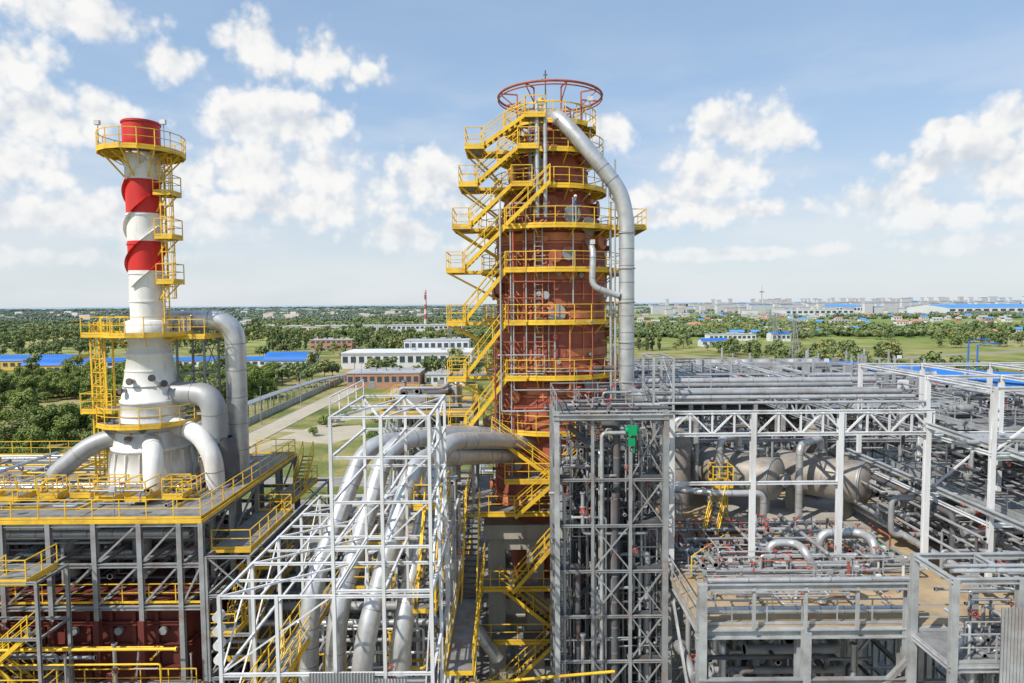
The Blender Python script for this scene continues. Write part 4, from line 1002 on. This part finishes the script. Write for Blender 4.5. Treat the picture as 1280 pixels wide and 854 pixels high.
A=math_('ARCTAN2',sp.outputs[0],sp.outputs[1]); E_=math_('ARCSINE',sp.outputs[2])
cb=N.new('ShaderNodeCombineXYZ'); L.new(A,cb.inputs[0]); L.new(E_,cb.inputs[1])
PU=[]
def puff(px,py,rx,ry):
    a=math.atan((px-640)/832); rx*=1.3; ry*=1.3; PU.append((a,math.atan((378-py)/845*math.cos(a)),rx/853*math.cos(a),ry/853*math.cos(a)))
for p in ((325,52,45,32),(390,75,75,36),(465,92,30,14),(228,78,40,28),
 (310,150,60,38),(385,150,70,38),(320,205,85,45),(400,210,60,40),(250,215,45,28),(360,255,120,26),
 (25,70,60,45),(60,140,90,48),(15,195,75,42),(130,132,45,26),(90,15,105,24),(200,265,120,30),(60,265,120,30),(60,315,160,18),
 (530,222,62,36),(580,260,60,26),(500,290,70,22),
 (890,160,48,30),(940,172,60,42),(905,212,75,32),(850,245,75,20),(765,165,36,28),(880,268,120,16),
 (1265,150,50,32),(1225,190,62,34),(1165,212,55,30),(1250,225,80,38),(1120,252,65,26),(1180,272,100,24),(1180,160,28,10),(1240,305,120,14),(640,305,90,10),(900,318,160,9)): puff(*p)
rp=random.Random(3)
for k in range(8):
    PU.append((rp.choice((-1,1))*rp.uniform(.95,3.0),rp.uniform(.1,.5),rp.uniform(.12,.22),rp.uniform(.05,.09)))
def nz_(vec,det):
    n=N.new('ShaderNodeTexNoise'); n.inputs['Scale'].default_value=12; n.inputs['Detail'].default_value=det; n.inputs['Roughness'].default_value=.6; n.inputs['Distortion'].default_value=.1
    L.new(vec,n.inputs['Vector'])
    vo=N.new('ShaderNodeTexVoronoi'); vo.inputs['Scale'].default_value=26; vo.feature='F1'; vo.inputs['Detail'].default_value=2; vo.inputs['Roughness'].default_value=.55
    L.new(vec,vo.inputs['Vector'])
    return math_('ADD',math_('MULTIPLY',math_('SUBTRACT',n.outputs[0],.5),1.9),math_('MULTIPLY',math_('SUBTRACT',.45,vo.outputs['Distance']),.6))
cur=None
for a,e_,rx,ry in PU:
    v=N.new('ShaderNodeVectorMath'); v.operation='MULTIPLY_ADD'; L.new(cb.outputs[0],v.inputs[0]); v.inputs[1].default_value=(1/rx,1/ry,0); v.inputs[2].default_value=(-a/rx,-e_/ry,0)
    l=N.new('ShaderNodeVectorMath'); l.operation='LENGTH'; L.new(v.outputs[0],l.inputs[0])
    cur=l.outputs[1] if cur is None else math_('MINIMUM',cur,l.outputs[1])
mp_=math_('MAXIMUM',math_('SUBTRACT',1.12,cur),-1.4)
def mrange(o,a,c,d=0,e=1,st='SMOOTHSTEP'):
    r=N.new('ShaderNodeMapRange'); r.interpolation_type=st; r.inputs[1].default_value=a; r.inputs[2].default_value=c; r.inputs[3].default_value=d; r.inputs[4].default_value=e; L.new(o,r.inputs[0]); return r.outputs[0]
n1=nz_(cb.outputs[0],8)
sh=N.new('ShaderNodeVectorMath'); sh.operation='ADD'; L.new(cb.outputs[0],sh.inputs[0]); sh.inputs[1].default_value=(-.013,.024,0)
n2=nz_(sh.outputs[0],4)
f1=math_('ADD',mp_,n1)
mask=mrange(f1,-.12,.48)
lit=mrange(math_('SUBTRACT',math_('SUBTRACT',n1,n2),math_('MULTIPLY',mrange(f1,.4,1.4,0,.35),1.0)),-.75,.30)
cr=N.new('ShaderNodeMix'); cr.data_type='RGBA'; L.new(lit,cr.inputs[0]); cr.inputs[6].default_value=(.66,.71,.78,1); cr.inputs[7].default_value=(1.0,.99,.97,1)
cbg=N.new('ShaderNodeBackground'); L.new(cr.outputs[2],cbg.inputs[0]); cbg.inputs[1].default_value=.97
hzc=N.new('ShaderNodeMix'); hzc.data_type='RGBA'; L.new(mrange(E_,.02,.30),hzc.inputs[0]); hzc.inputs[6].default_value=(.76,.83,.89,1); hzc.inputs[7].default_value=(.46,.66,.93,1)
hz=N.new('ShaderNodeBackground'); L.new(hzc.outputs[2],hz.inputs[0]); hz.inputs[1].default_value=.92
ms=N.new('ShaderNodeMixShader'); 
vn=N.new('ShaderNodeTexNoise'); vn.inputs['Scale'].default_value=5; vn.inputs['Detail'].default_value=5; vm=N.new('ShaderNodeMapping'); vm.inputs['Scale'].default_value=(1,3.2,1); L.new(cb.outputs[0],vm.inputs[0]); L.new(vm.outputs[0],vn.inputs[0])
veil=math_('MULTIPLY',mrange(vn.outputs[0],.36,.68,0,.50),mrange(E_,.40,.12,.10,1))
L.new(mrange(E_,-.02,.50,.88,.48,'LINEAR'),ms.inputs[0]); L.new(bg.outputs[0],ms.inputs[1]); L.new(hz.outputs[0],ms.inputs[2])
vb=N.new('ShaderNodeBackground'); vb.inputs[0].default_value=(.88,.91,.94,1); vb.inputs[1].default_value=.92
mv=N.new('ShaderNodeMixShader'); L.new(veil,mv.inputs[0]); L.new(ms.outputs[0],mv.inputs[1]); L.new(vb.outputs[0],mv.inputs[2])
m2=N.new('ShaderNodeMixShader'); fade=mrange(E_,.0,.15,.22,.97); L.new(math_('MULTIPLY',mask,fade),m2.inputs[0]); L.new(mv.outputs[0],m2.inputs[1]); L.new(cbg.outputs[0],m2.inputs[2])
L.new(m2.outputs[0],out.inputs[0])
w.cycles.sampling_method='MANUAL'; w.cycles.sample_map_resolution=512
cam=bpy.data.cameras.new('camera'); cam.lens=23.4; cam.sensor_width=36; cam.clip_end=80000; cam.clip_start=.5
co=bpy.data.objects.new('camera',cam); COL.objects.link(co); co.matrix_world=Matrix.Translation((0,0,H))@Matrix.Rotation(math.radians(86.7),4,'X')@Matrix.Rotation(math.radians(-.45),4,'Z')
sc.camera=co
sc.view_settings.view_transform='Standard'; sc.view_settings.look='None'; sc.view_settings.exposure=0
